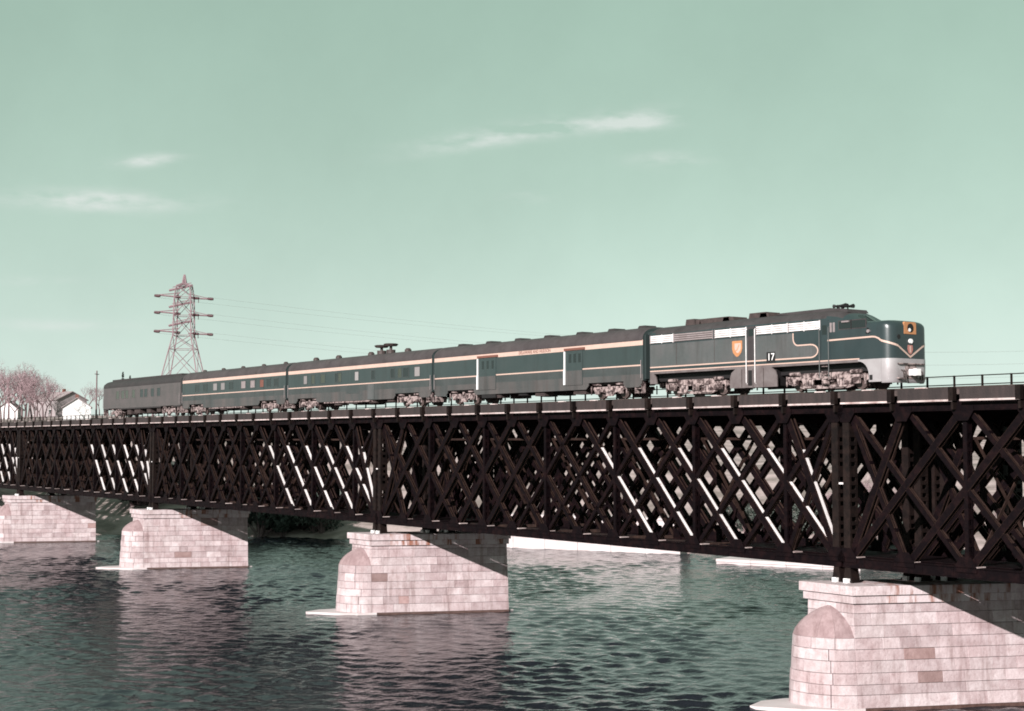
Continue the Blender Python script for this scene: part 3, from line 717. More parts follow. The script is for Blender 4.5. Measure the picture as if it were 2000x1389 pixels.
# ---- passenger cars
def car_section(w, h, zlv, zs, rv, e=.8):
    pr = [(w, z) for z in zlv] 
    for i in range(1, 9):
        a = math.pi/2*i/8; pr.append((w*math.cos(a)**e, zs + rv*math.sin(a)**e))
    return pr
def make_car(label, X0, X1, kind):
    """X0: leading end, X1: trailing end; local x 0 at the leading end, negative backwards"""
    ln = X0 - X1; old = kind == 'old'
    t = thing('passenger_car' if kind != 'baggage' else 'baggage_car', label, 'train car', (X0, YT, ZR), 'cars coupled behind the locomotive')
    zb = 1.06; w = 1.5; zs = 3.55; rv = .85
    if old: zs, rv = 3.45, .82
    zlv = [zb, 1.45, 1.99, 3.22, zs]
    secs = []
    for x, k in ((0, .9), (-.12, .985), (-.3, 1), (-ln/2, 1), (-ln+.3, 1), (-ln+.12, .985), (-ln, .9)):
        pr = [(w*(1 if k > .95 else .985), z) for z in zlv]
        for i in range(1, 9):
            a = math.pi/2*i/8; pr.append((w*math.cos(a)**.72, zs + rv*(k if k < 1 else 1)*math.sin(a)**.9))
        secs.append((x, pr))
    mb = MB()
    def mi(c):
        if c[2] > zs: return 3
        if c[2] > 3.22 and not old: return 2
        if c[2] > 1.99: return 1
        if c[2] > 1.45: return 0
        return 4
    loft(secs, mb, mi)
    if old: mats = ['old_grey', 'old_grey', 'old_grey', 'old_roof', 'old_grey']
    else: mats = ['car_grey', 'car_green', 'stripe', 'car_roof', 'car_sill']
    body = mb.build('body', mats, t, True)
    for s in (-1, 1):
        y = s*(w+.006)
        if not old: MB().box(-ln+.12, -.12, s*(w-.02), y+s*.006, 1.95, 2.035).build('stripe', 'stripe', t)
        MB().box(-ln+.05, -.05, s*(w-.05), s*(w+.025), zs-.03, zs+.025).build('eave_moulding', 'car_roof' if not old else 'old_roof', t)
    # skirts between and outside of trucks
    tc_ = 3.6; tl = 1.75
    sk = .66 if not old else .92
    for a, b2, nm in ((-.1, -tc_+tl, 0), (-tc_-tl, -ln+tc_+tl, 1), (-ln+tc_-tl, -ln+.1, 0)):
        for s in (-1, 1):
            pl = [(b2+.25, sk), (a-.25, sk), (a, sk+.22), (a, zb+.02), (b2, zb+.02), (b2, sk+.22)] if not old else [(b2, sk), (a, sk), (a, zb+.02), (b2, zb+.02)]
            MB().prism(pl, s*(w-.06), s*(w-.004)).build('skirt', 'car_sill' if not old else 'old_roof', t)
    mb = MB(); mb.box(-ln+.4, -.4, -1.2, 1.2, .92, zb+.05); mb.build('underframe', 'truck_dark', t)
    # under-floor equipment
    r = random.Random(hash(label) % 1000 if False else len(label)*7)
    x = -tc_-tl-.5
    while x > -ln+tc_+tl+1.6:
        l2 = r.uniform(1.0, 2.2)
        for s in (-1, 1):
            mb = MB(); mb.box(x-l2, x, s*.55, s*1.30, .34 + r.uniform(0, .15), .93); mb.box(x-l2+.1, x-.1, s*1.30, s*1.33, .50, .80)
            mb.build('equipment_box', r.choice(('truck_dark', 'truck_dark', 'black')), t)
        x -= l2 + r.uniform(.5, 2.4 if kind != 'baggage' else 4.5)
    if kind in ('sleeper', 'coach'):
        for s in (-1, 1): MB().tube([(-ln*.38, s*1.36, .60), (-ln*.72, s*1.36, .60)], .10, 8).build('air_tank', 'truck', t)
    make_truck(t, -tc_, 2, 2.3); make_truck(t, -ln+tc_, 2, 2.3)
    # ends: diaphragm, steps, couplers
    for e, dr in ((0, 1), (-ln, -1)):
        mb = MB(); mb.box(e, e+dr*.30, -1.05, 1.05, .95, 4.02); mb.box(e+dr*.02, e+dr*.16, -1.36, 1.36, 1.15, 3.85); mb.build('diaphragm', 'dark_gap', t)
        mb = MB(); mb.box(e, e+dr*.34, -.14, .14, .62, .90); mb.build('coupler', 'truck', t)
        for s in (-1, 1):
            mb = MB()
            for k in range(3): mb.box(e-dr*.15, e-dr*.75, s*(1.18+.1*k), s*(1.46+.001*k), .30+.26*(2-k), .34+.26*(2-k))
            mb.box(e-dr*.13, e-dr*.17, s*1.15, s*1.47, .28, 1.05); mb.box(e-dr*.74, e-dr*.78, s*1.15, s*1.47, .28, 1.05); mb.build('end_step', 'truck', t)
            mb = MB(); mb.tube([(e-dr*.10, s*1.56, 1.2), (e-dr*.10, s*1.56, 2.3)], .022, 6); mb.build('grab_iron', 'louver_grey', t)
    def window(x, z0, z1, wd, pane, frame='car_grey', s=-1):
        mb = MB(); y0, y1 = s*(w-.01), s*(w+.022)
        mb.box(x-wd/2-.05, x+wd/2+.05, y0, y1, z1, z1+.05); mb.box(x-wd/2-.05, x+wd/2+.05, y0, y1, z0-.05, z0); mb.box(x-wd/2-.05, x-wd/2, y0, y1, z0, z1); mb.box(x+wd/2, x+wd/2+.05, y0, y1, z0, z1)
        o = mb.build('window', frame, t); MB().box(x-wd/2, x+wd/2, y0, s*(w+.006), z0, z1).build('pane', pane, o)
        if pane == 'glass_b':pass
    L_ = lambda px_: sidex(px_) - X0
    if kind == 'baggage':
        for xl, xr, in ((L_(935), L_(969)), (L_(1105), L_(1138))):
            for s in (-1, 1):
                a, c = xl, xr
                d_ = MB().box(a, c, s*(w-.02), s*(w+.03), 1.0, 3.22).build('sliding_door', 'car_green', t)
                MB().box(a+.03, c-.03, s*(w+.02), s*(w+.036), .98, 1.93).build('lower_panel', 'car_sill', d_)
                for q in (.20, .48, .76):
                    q0 = a + (c-a)*q; mb = MB().box(q0, q0+.26, s*(w+.02), s*(w+.038), 2.45, 3.02).build('door_window', 'glass', d_)
                MB().box(a-.1, c+.25, s*(w-.01), s*(w+.09), 3.25, 3.40).build('door_track', 'door_brown', t)
                mb = MB(); mb.box(a-.10, a-.02, s*(w-.01), s*(w+.10), 1.02, 3.20); mb.box(a-.12, a-.01, s*(w-.01), s*(w+.12), 1.02, 1.95); mb.build('door_edge', 'white', t)
        MB().box(L_(940), L_(967), -1.46, -1.0, .40, .98).build('step_well', 'black', t)
        me_ = text_mesh('DELAWARE AND HUDSON', .30, 'lettering', 'door_brown')
        o = put('lettering', me_, t, (L_(1044), -(w+.008), 3.375)); o.rotation_euler = (R(90), 0, 0)
        for px_ in (888, 943, 1000, 1058, 1122, 1185, 1245):
            mb = MB(); mb.prism([(-.45, 0), (.45, 0), (.28, .20), (-.28, .20)], -.45, .45); mb.build('roof_vent', 'old_roof', t, loc=(L_(px_)-.8, 0, zs+rv-.06))
    elif kind == 'sleeper':
        for px_, pane, wd in ((597, 'blind', .62), (612, 'glass_green', .55), (631, 'glass_green', .75), (657, 'glass', .35), (664, 'glass_green', .5), (697, 'blind', .6), (729, 'glass', .5), (767, 'glass', .5), (781, 'glass_green', .5), (793, 'glass', .75), (815, 'blind', .75)):
            window(L_(px_), 2.30, 3.0, wd, pane)
        d_ = MB().box(L_(720)-.1, L_(731)+.0, -(w-.02), -(w+.02), .70, 1.93).build('side_door', 'loco_grey', t)
        MB().box(L_(676), L_(702), -(w-.01), -(w+.012), 1.25, 1.62).build('access_panel', 'car_grey', t)
        for px_, h_ in ((724, .80), (742, .85)):
            mb = MB(); mb.tube([(0,0,0), (0,0,.35), (0,0,.36), (0,0,h_-.2)], [.38, .38, .12, .12], 10); mb.tube([(0,0,h_-.2), (0,0,h_-.05), (0,0,h_)], [.5, .62, .5], 12); mb.build('roof_ventilator', 'truck_dark', t, loc=(L_(px_)-.85, 0, zs+rv-.05))
        for px_ in (703, 775, 596, 640):
            MB().tube([(0,0,0), (0,0,.2), (0,0,.34)], [.28, .28, .16], 10).build('roof_vent', 'truck_dark', t, loc=(L_(px_)-.8, 0, zs+rv-.05))
    elif kind == 'coach':
        for px_, pane, wd in ((386, 'glass', .8), (402, 'glass', .8), (421, 'blind', .9), (436, 'blind', .9), (452, 'glass', .8), (476, 'louver_grey', .95), (494, 'louver_grey', .95), (512, 'door_brown', .75), (525, 'glass', .7), (540, 'glass', .7)):
            window(L_(px_), 2.32, 2.98, wd, pane)
        for k in range(5): MB().tube([(0,0,0), (0,0,.16), (0,0,.24)], [.22, .22, .12], 8).build('roof_vent', 'truck_dark', t, loc=(-3-k*4.6, 0, zs+rv-.05))
    else:
        for px_ in (231, 241, 249, 262, 278, 286, 299, 311):
            window(L_(px_), 2.15, 3.0, .85, 'glass_green' if px_ < 265 else 'glass', 'old_grey')
        mb = MB(); mb.box(-ln+1.2, -1.2, -.85, .85, zs+rv*.70, zs+rv+.12); mb.build('clerestory', 'old_roof', t)
    return t
make_car('green baggage car with two sliding doors, coupled to the locomotive', sidex(1255), sidex(848), 'baggage')
make_car('green sleeping car with two mushroom ventilators on its roof', sidex(843), sidex(563), 'sleeper')
make_car('green coach coupled between the sleeping car and the plain grey car', sidex(558), sidex(357), 'coach')
make_car('plain grey old car with a dark roof at the tail of the train', sidex(353), sidex(203), 'old')

# ---- locomotive
def make_loco():
    XF = 2.85
    t = thing('locomotive', 'dark blue and grey diesel locomotive numbered 17 leading the train', 'locomotive', (XF, YT, ZR))
    LN = XF - sidex(1268); W = 1.52
    Lx = lambda px_: sidex(px_) - XF
    zb = 1.50
    def sec(x, w, h, rv, e=.72, ez=.9):
        zs = h - rv; pr = [(w, zb), (w, 2.2), (w, max(2.21, zs))]
        for i in range(1, 10):
            a = math.pi/2*i/9; pr.append((w*max(0, math.cos(a))**e, zs + rv*math.sin(a)**ez))
        return (x, pr)
    rC = .58; secs = []
    for k in range(7):                 # rounded nose corner in plan and at the top
        a = math.pi/2*k/6; x = -rC*(1-math.cos(a)); 
        x = -rC + rC*math.cos(a); w = W - rC + rC*math.sin(a); h = 3.50 - .33 + .33*math.sin(a)
        secs.append(sec(x*1.0, w, h, .42, .45, .55))
    secs.append(sec(-1.6, W, 3.53, .44, .45, .55)); secs.append(sec(-2.35, W, 3.56, .46, .46, .56))
    secs.append(sec(-2.75, W, 3.78, .62, .55, .65)); secs.append(sec(-3.2, W, 4.06, .74, .66, .8)); secs.append(sec(-3.6, W, 4.22, .82, .70, .88)); secs.append(sec(-4.3, W, 4.34, .86))
    for x in (-6, -9, -12, -15, -LN+.5): secs.append(sec(x, W, 4.34 - .04*(x < -12), .84))
    secs.append(sec(-LN+.1, W*.995, 4.26, .80)); secs.append(sec(-LN, W*.96, 4.10, .74))
    mb = MB()
    def mi(c): return 1 if (c[2] > 3.84 and c[0] < -3.1) else 0
    loft(secs, mb, mi); mb.build('body', ['loco_blue', 'loco_roof'], t, True)
    plan = [(-rC + rC*math.cos(math.pi/2*k/6), W - rC + rC*math.sin(math.pi/2*k/6)) for k in range(7)]
    # silver pilot: front apron wrapped round the nose, then the side skirt with the wheel arch
    outl = [(0, 0)] + plan; mb = MB(); vs = []; zz = [.30, .42, 1.1, zb+.03]; of = [-.06, -.01, .012, .012]
    ring = [(x, -y) for x, y in plan[::-1]] + [(x, y) for x, y in plan]
    for z, o in zip(zz, of):
        for x, y in ring:
            vs.append((x + o, y*(1+o/W), z))
    n = len(ring); fs = []
    for i in range(len(zz)-1):
        for j in range(n-1): fs.append((i*n+j, i*n+j+1, (i+1)*n+j+1, (i+1)*n+j))
    # inner wall gives it thickness
    k = len(vs)
    for z in (zz[0], zz[-1]):
        for x, y in ring: vs.append((x-.12 if x > -rC+.01 else x, y*.93, z))
    fs += [(k+j+1, k+j, k+n+j, k+n+j+1) for j in range(n-1)]
    fs += [(j+1, j, k+j, k+j+1) for j in range(n-1)] + [(3*n+j, 3*n+j+1, k+n+j+1, k+n+j) for j in range(n-1)]
    mb.add(vs, fs).build('nose_apron', 'silver', t, True)
    arch0, arch1 = Lx(1697), Lx(1518); arch2, arch3 = Lx(1426), Lx(1284)
    def arc(xa, za, xb, zb_, n=6, up=True):
        return [(xa + (xb-xa)*math.sin(math.pi/2*i/n), za + (zb_-za)*(1-math.cos(math.pi/2*i/n))) for i in range(n+1)]
    top = zb + .03
    for s in (-1, 1):
        y0, y1 = s*(W-.06), s*(W+.012)
        # side of pilot, curved at the arch
        pl = [(-rC, .36), (-rC, top), (arch0-.7, top), (arch0-.7, 1.44)] + [(arch0-.7 + .7*math.sin(math.pi/2*i/6), .74 + .70*math.cos(math.pi/2*i/6)) for i in range(1, 7)] + [(arch0, .36)]
        sk_ = MB().prism(pl, y0, y1).build('pilot_skirt', 'silver', t)
        MB().box(-1.35, -1.15, s*(W-.01), s*(W+.022), .46, .72).build('step_hole', 'black', sk_)
        # belt over the trucks and mid skirt
        MB().box(arch0-.7, -LN+.1, y0, y1, 1.40, top-.002).build('side_belt', 'loco_skirt', t)
        pl = [(arch1, .33), (arch1, .95)] + [(arch1 - .5*math.sin(math.pi/2*i/5)*1.0, .95+.45*(1-math.cos(math.pi/2*i/5))) for i in range(1, 6)]
        pl = [(arch1-.0, .33), (arch1-.0, .9), (arch1-.12, 1.2), (arch1-.42, 1.398), (arch2+.42, 1.398), (arch2+.12, 1.2), (arch2, .9), (arch2, .33)]
        ms = MB().prism(pl, y0, y1-s*.004).build('fuel_skirt', 'loco_skirt', t)
        for q in (.28, .5, .74):
            x = arch1 + (arch2-arch1)*q; MB().box(x-.02, x+.02, s*(W-.01), s*(W+.02), .36, 1.38).build('skirt_seam', 'truck_dark', ms)
        MB().box(arch1+(arch2-arch1)*.52, arch1+(arch2-arch1)*.60, s*(W-.01), s*(W+.03), .45, 1.3).build('step_ladder', 'black', ms)
        pl = [(arch3, .8), (arch3-.1, 1.2), (arch3-.3, 1.398), (-LN+.1, 1.398), (-LN+.1, .8)]
        MB().prism(pl, y0, y1-s*.004).build('rear_skirt', 'loco_skirt', t)
        # grey side panel with its S-shaped front end, striped edge
        ya, yb = s*(W-.004), s*(W+.006)
        S = [(-LN+.12, 1.80)] + [(-5.45, 1.80)]
        cx, cz, rr = -5.35, 2.14, .345
        S += [(cx + .52*math.sin(math.pi*i/10), cz - rr*math.cos(math.pi*i/10)) for i in range(0, 11)]
        S += [(-6.15, 2.485)] + [(-6.25 - .35*math.sin(math.pi/2*i/6), 2.485 + .38*(1-math.cos(math.pi/2*i/6))) for i in range(0, 7)] + [(-6.60, 3.16)]
        mb = MB(); mb.prism(S + [(-LN+.12, 3.16)], ya, yb); mb.build('grey_panel', 'loco_grey', t)
        MB().ribbon(S, .075, s*(W+.002), s*(W+.014)).build('yellow_stripe', 'stripe', t)
        MB().box(-LN+.12, arch0-.6, s*(W+.002), s*(W+.016), 1.535, 1.60).build('lower_stripe', 'stripe', t)
        # nose stripe along the side
        MB().ribbon([(-4.15, 2.63), (-1.15, 2.66), (-.95, 2.64), (-.72, 2.55), (-rC, 2.44)], .085, s*(W+.002), s*(W+.014)).build('nose_stripe', 'stripe', t)
        # louvres
        z0, z1 = 3.24, 3.72
        for a, b2, mt in ((Lx(1271), Lx(1316), 'louver'), (Lx(1317), Lx(1394), 'louver_grey'), (Lx(1397), Lx(1459), 'louver'), (Lx(1478), Lx(1540), 'louver'), (Lx(1541), Lx(1603), 'louver')):
            lp = MB().box(a+.02, b2-.02, s*(W-.03), s*(W+.012), z0, z1).build('louver_panel', 'truck_dark', t)
            for k in range(4):
                zc = z0 + .03 + k*.116
                mbb = MB(); yy0, yy1 = s*(W+.010), s*(W+.050)
                mbb.add([(a+.03, yy0, zc+.088), (b2-.03, yy0, zc+.088), (b2-.03, yy1, zc), (a+.03, yy1, zc), (a+.03, yy0, zc), (b2-.03, yy0, zc)], [(0,1,2,3), (3,2,5,4), (0,3,4), (1,5,2), (0,4,5,1)])
                mbb.build('slat', mt, lp)
            for q in (.0, .5, .985) if mt != 'louver_grey' else (0, .985):
                x = a + (b2-a)*q; MB().box(x, x+.05, s*(W-.01), s*(W+.05), z0-.02, z1+.02).build('divider', mt if q else 'louver_grey', lp)
        # engine room door and cab door with handrails
        d_ = MB().box(Lx(1461), Lx(1475), s*(W-.02), s*(W+.010), 1.62, 3.75).build('engine_door', 'loco_roof', t)
        MB().box(Lx(1463), Lx(1473), s*(W), s*(W+.016), 3.2, 3.6).build('door_window', 'glass', d_)
        for px_ in (1459.5, 1476.5):
            x = Lx(px_); MB().tube([(x, s*(W+.005), .55), (x, s*(W+.07), .60), (x, s*(W+.07), 3.55), (x, s*(W+.005), 3.6)], .028, 6).build('handrail', 'louver', t)
        d_ = MB().box(Lx(1604), Lx(1619), s*(W-.02), s*(W+.012), 1.62, 3.72).build('cab_door', 'loco_blue', t)
        MB().box(Lx(1607), Lx(1616), s*W, s*(W+.018), 2.95, 3.45).build('door_window', 'glass', d_)
        for px_ in (1602.5, 1620.5):
            x = Lx(px_); MB().tube([(x, s*(W+.005), .62), (x, s*(W+.07), .66), (x, s*(W+.07), 3.3), (x, s*(W+.005), 3.36)], .024, 6).build('handrail', 'loco_grey', t)
        for k in range(4): MB().box(Lx(1606), Lx(1617), s*(W-.02), s*(W+.05), .42+k*.28, .46+k*.28).build('cab_step', 'truck', t)
        # cab side windows with frame
        for a, b2 in ((Lx(1640), Lx(1663)), (Lx(1665), Lx(1692))):
            o = MB().box(a-.05, b2+.05, s*(W-.03), s*(W+.008), 3.13, 3.62).build('cab_window', 'loco_roof', t); MB().box(a, b2, s*(W-.02), s*(W+.016), 3.18, 3.57).build('pane', 'glass', o)
        MB().box(Lx(1647), Lx(1661), s*(W), s*(W+.10), 3.50, 3.58).build('sun_visor', 'louver_grey', t)
        for a in (Lx(1624), Lx(1630)): MB().box(a-.07, a+.07, s*(W-.01), s*(W+.012), 3.05, 3.55).build('vent_grille', 'louver_grey', t)
        x = Lx(1694); MB().beam((x, s*(W+.05), 2.85), (x+.12, s*(W+.05), 3.12), .05, .05).build('mirror', 'black', t)
        # emblem and number board
        c0, c1 = Lx(1431), Lx(1450.5); cm_ = (c0+c1)/2; hw = (c1-c0)/2
        sh = [(cm_-hw, 3.0), (cm_+hw, 3.0), (cm_+hw, 2.55), (cm_+hw*.8, 2.32), (cm_+hw*.3, 2.14), (cm_, 2.09), (cm_-hw*.3, 2.14), (cm_-hw*.8, 2.32), (cm_-hw, 2.55)]
        o = MB().prism(sh, s*(W), s*(W+.018)).build('shield_emblem', 'orange', t)
        MB().prism([(cm_+(x-cm_)*.62+.05, 2.6+(z-2.58)*.62) for x, z in sh], s*(W+.01), s*(W+.023)).build('emblem_field', 'stripe', o)
        MB().ribbon([(cm_-.15, 2.42), (cm_+.02, 2.5), (cm_+.18, 2.78)], .05, s*(W+.015), s*(W+.028)).build('emblem_mark', 'orange', o)
        a, b2 = Lx(1498), Lx(1515); o = MB().box(a, b2, s*W, s*(W+.016), 1.66, 2.24).build('number_board', 'black', t)
        tm = put('number', text_mesh('17', .56, 'number', 'white'), o, ((a+b2)/2, s*(W+.020), 1.95)); tm.rotation_euler = (R(90), 0, 0 if s < 0 else math.pi)
        # panel seams on the grey side
        for px_ in (1322, 1396):
            x = Lx(px_); MB().box(x-.015, x+.015, s*(W), s*(W+.010), 1.85, 3.2).build('panel_seam', 'truck_dark', t)
        # classification light
        MB().disc((-1.35, 2.95), .09, s*(W-.02), s*(W+.10), 12).build('class_light', 'louver_grey', t)
    # stripe on the front: V shape, emblem, lights
    def fr(name, poly, x0, x1, mt, par=t):   # poly in (y, z) on the flat front
        n = len(poly); vs = [(x, y, z) for x in (x0, x1) for y, z in poly]
        return MB().add(vs, [(j, (j+1)%n, n+(j+1)%n, n+j) for j in range(n)] + [tuple(range(n)), tuple(range(2*n-1, n-1, -1))]).build(name, mt, par)
    wf = W - rC
    for s in (-1, 1):
        # around the corner, then the straight leg to the point
        mb = MB(); pts = []
        for k in range(7):
            a = math.pi/2*(6-k)/6; x = -rC + (rC+.010)*math.cos(a); y = (W - rC) + (rC+.010)*math.sin(a); q = k/6
            pts.append((x, s*y, 2.44 - .27*q))
        for k in range(1, 7): pts.append((.010, s*wf*(1-k/6), 2.17 - .55*k/6))
        vs = []
        for p_ in pts: vs += [(p_[0], p_[1], p_[2]+.055), (p_[0], p_[1], p_[2]-.055)]
        mb.add(vs, [(2*i, 2*i+1, 2*i+3, 2*i+2) for i in range(len(pts)-1)]); mb.build('front_stripe', 'stripe', t)
    o = fr('headlight_panel', [(-.46, 2.78), (.46, 2.78), (.46, 3.32), (.38, 3.40), (-.38, 3.40), (-.46, 3.32)], -.10, .02, 'orange')
    def lamp(name, y, z, r_, x0, x1, mt, par): 
        n = 16; vs = [(x, y+r_*math.cos(2*math.pi*j/n), z+r_*math.sin(2*math.pi*j/n)) for x in (x0, x1) for j in range(n)]
        return MB().add(vs, [(j, (j+1)%n, n+(j+1)%n, n+j) for j in range(n)] + [tuple(range(n)), tuple(range(2*n-1, n-1, -1))]).build(name, mt, par)
    hl_ = lamp('headlight', 0, 3.10, .22, -.02, .05, 'black', o); lamp('bezel', -.08, 2.99, .09, .02, .06, 'white', hl_)
    lamp('lower_headlight', 0, 2.42, .12, -.02, .09, 'white', t)
    e = fr('nose_emblem', [(-.17, 2.22), (.17, 2.22), (.20, 2.0), (.12, 1.82), (0, 1.74), (-.12, 1.82), (-.20, 2.0)], 0, .018, 'emblem_red')
    fr('emblem_band', [(-.05, 1.84), (.05, 1.84), (.05, 2.18), (-.05, 2.18)], .012, .026, 'stripe', e)
    lamp('nose_port', -.86, 2.62, .12, -.15, .012, 'black', t)
    # windshield panes
    for s in (-1, 1):
        p = [(-2.46, .08), (-2.55, 1.10), (-3.02, .98), (-2.98, .08)]
        def zt(x, y): 
            h = np.interp(-x, [2.35, 2.75, 3.2, 3.6], [3.56, 3.78, 4.06, 4.22]); return float(h) - .16*(abs(y)/1.1)**3 + .02
        vs = [(x, s*y, zt(x, y)+d_) for d_ in (-.05, .025) for x, y in p]
        MB().add(vs, [(0,1,5,4),(1,2,6,5),(2,3,7,6),(3,0,4,7),(4,5,6,7),(3,2,1,0)]).build('windshield', 'glass', t)
    # coupler, hoses, steps and pilot clutter on the front
    c = MB(); c.box(-.1, .42, -.16, .16, .68, .98); c.box(.36, .58, -.24, .10, .66, 1.0); c.build('coupler', 'white', t)
    fr('coupler_pocket', [(-.50, .52), (.50, .52), (.42, 1.22), (-.42, 1.22)], 0, .022, 'truck')
    MB().tube([(.03, -1.0, 1.26), (.09, -.98, 1.26), (.09, .98, 1.26), (.03, 1.0, 1.26)], .04, 6).build('front_grab_rail', 'truck', t)
    for y in (-.72, -.55, .55, .72): MB().tube([(.03, y, .95), (.16, y, .85), (.17, y, .45)], .035, 6).build('air_hose', 'truck_dark', t)
    for y in (-.85, .85):
        MB().box(.0, .14, y-.2, y+.2, .50, .55).build('front_step', 'truck', t)
    # roof: fans, stacks, horns, cab overhang
    ov = MB(); ov.prism([(-3.35, 4.12), (-3.5, 4.30), (-4.6, 4.42), (-8.2, 4.40), (-8.6, 4.30), (-4.0, 4.18)], -.80, .80); ov.build('cab_roof_cover', 'loco_roof', t)
    for px_, w_, h_ in ((1352, .9, .28), (1368, .5, .20), (1400, 2.6, .22), (1428, 1.0, .18), (1487, 1.5, .26), (1500, .8, .2)):
        x = Lx(px_) - 1.2
        MB().prism([(x-w_/2, 4.2), (x+w_/2, 4.2), (x+w_/2-.1, 4.34+h_), (x-w_/2+.1, 4.34+h_)], -.55, .55).build('roof_hatch', 'truck_dark', t)
    for y, l2 in ((-.35, .65), (-.05, .50), (.30, .6)):
        h_ = MB(); h_.tube([(-4.35, y, 4.38), (-4.35, y, 4.54)], .04, 6); h_.tube([(-4.55, y, 4.54), (-4.55+l2*.6, y, 4.54), (-4.55+l2, y, 4.54)], [.05, .07, .12], 10); h_.tube([(-4.75, y, 4.54), (-4.55, y, 4.54)], [.11, .05], 8)
        h_.build('air_horn', 'black', t)
    MB().box(-LN-.28, -LN, -1.15, 1.15, .9, 4.05).build('diaphragm', 'dark_gap', t)
    mb = MB(); mb.box(-LN+.3, -.9, -1.0, 1.0, .95, zb+.1); mb.box(arch2+.2, arch1-.2, -1.35, 1.35, .40, 1.3); mb.build('underframe', 'black', t)
    make_truck(t, (arch0+arch1)/2, 3, 2.15, True); make_truck(t, (arch2+arch3)/2 - .05, 3, 1.95, True)
    return t
make_loco()

# ------------------------------------------------------------------ far shore
# concrete quay wall and landing behind the bridge
def wall(name, label, cat, p0, p1, th, z1, panels):
    d_ = Vector((p1[0]-p0[0], p1[1]-p0[1], 0)); ln = d_.length; d_.normalize(); rz = math.atan2(d_.y, d_.x)
    t = thing(name, label, cat, (p0[0], p0[1], 0), rz=rz)
    mt = 'concrete' if z1 < 6 else 'stone'
    for k in range(panels):
        a, c = ln*k/panels, ln*(k+1)/panels
        MB().prism([(a+.02, -1), (c-.02, -1), (c-.02, z1-.3), (a+.02, z1-.3)], 0, th).build('wall_panel', mt, t)
        MB().box(a+.01, c-.01, -.12, th+.1, z1-.3, z1).build('coping_stone', mt, t)
    return t
wall('quay_wall', 'long pale concrete quay wall on the far bank behind the bridge', 'wall', (-101, 45.5), (-77, 57.5), 3, 4.2, 6)
wall('landing_stage', 'short pale concrete landing block at the water beyond the bridge', 'wall', (-65, 52), (-50, 58), 4, .55, 4)

# ---- trees
def bare_tree_mesh(seed, H):
    r = random.Random(seed); tr = MB(); tw = MB()
    def grow(p, d, ln, rad, lv):
        pts = [p]; q = p.copy(); dd = d.copy(); n = 3
        for i in range(n):
            dd = (dd + Vector((r.uniform(-.16, .16), r.uniform(-.16, .16), r.uniform(-.02, .14)))).normalized(); q = q + dd*(ln/n); pts.append(q.copy())
        (tr if lv < 2 else tw).tube(pts, [rad*(1-.13*i) for i in range(4)] if lv < 4 else [rad, rad*.7, rad*.4, rad*.1], 5 if lv < 2 else 3, cap=False)
        if lv >= 6: return
        k = 3 if lv < 2 else r.choice((2, 3, 3))
        for i in range(k):
            base = pts[r.choice((2, 3, 3))] if lv else pts[3]
            ax = Vector((r.gauss(0, 1), r.gauss(0, 1), r.gauss(.25, .5))).normalized()
            nd_ = (dd*.75 + ax*(.62 if lv < 3 else .8)).normalized()
            grow(base, nd_, ln*r.uniform(.62, .80), rad*.64, lv+1)
    grow(Vector((0,0,-.3)), Vector((0,0,1)), H*.27, H*.017, 0)
    return tr.mesh('trunk', 'bark'), tw.mesh('crown', 'twig')
BT = [bare_tree_mesh(s, 10) for s in (3, 8, 21, 34)]
def bare_tree(x, y, H, k, label):
    z = gz(x, y); t = thing('bare_tree', label, 'tree', (x, y, z-.1), 'bare trees on the far shore', rnd.uniform(0, 6.3)); s = H/10
    put('trunk', BT[k][0], t, sc=(s, s, s)); put('crown', BT[k][1], t, sc=(s, s, s))
tl = 'leafless pinkish tree in the grove on the shore behind the last car'
k = 0
for x, y, z, H in ((2, 800, 300, 16), (18, 800, 320, 17), (42, 800, 305, 16), (62, 800, 330, 16), (84, 800, 318, 14), (30, 800, 360, 18), (95, 800, 365, 14), (10, 800, 365, 18), (50, 800, 370, 17), (75, 800, 372, 16), (-25, 800, 300, 13), (8, 800, 310, 14), (30, 800, 290, 11), (48, 800, 315, 13), (66, 800, 300, 11.5), (88, 800, 335, 12), (20, 800, 345, 15), (-8, 800, 330, 15), (55, 800, 345, 14), (80, 800, 310, 9),
                   (38, 800, 325, 12), (72, 800, 350, 13), (100, 800, 350, 11)):
    p = at_depth(x, y, z); bare_tree(p.x, p.y, H, k % 4, tl); k += 1
tl2 = 'small leafless tree beside the utility pole near the tail of the train'
for x, z, H in ((168, 345, 10), (195, 350, 10), (212, 350, 9)):
    p = at_depth(x, 800, z); bare_tree(p.x, p.y, H, k % 4, tl2); k += 1
for i in range(12):
    px_ = 1010 + i*62 + rnd.uniform(-20, 20); q = on_Z(px_, 1040, 6.0); d0 = rnd.uniform(0, 26)
    x_, y_ = q.x - d0*.45 + 2, q.y + d0*.9 + 6
    while gz(x_, y_) < 2.5: x_ -= 1.0; y_ += 2.0
    bare_tree(x_, y_, rnd.uniform(5, 9), i % 4, 'leafless tree on the far bank, seen through the bridge lattice')
def conifer_mesh(seed):
    r = random.Random(seed); tr = MB(); tr.tube([(0,0,-.3), (0,0,10)], [.16, .03], 6); cr = MB()
    for i in range(420):
        z = r.uniform(.8, 10); R0 = 2.0*(1-z/10.3)**.8*r.uniform(.35, 1.1); a = r.uniform(0, 6.283)
        c, s = math.cos(a), math.sin(a); l = .45 + .3*r.random()
        b0 = Vector((c*R0*.4, s*R0*.4, z)); b1 = Vector((c*R0, s*R0, z-.35*R0)); q = Vector((-s, c, 0))*l*.5
        cr.add([b0, b1+q, b1+Vector((0,0,-.2)), b1-q], [(0,1,2), (0,2,3)])
    return tr.mesh('trunk', 'bark'), cr.mesh('crown', 'pine')
CT = conifer_mesh(5)
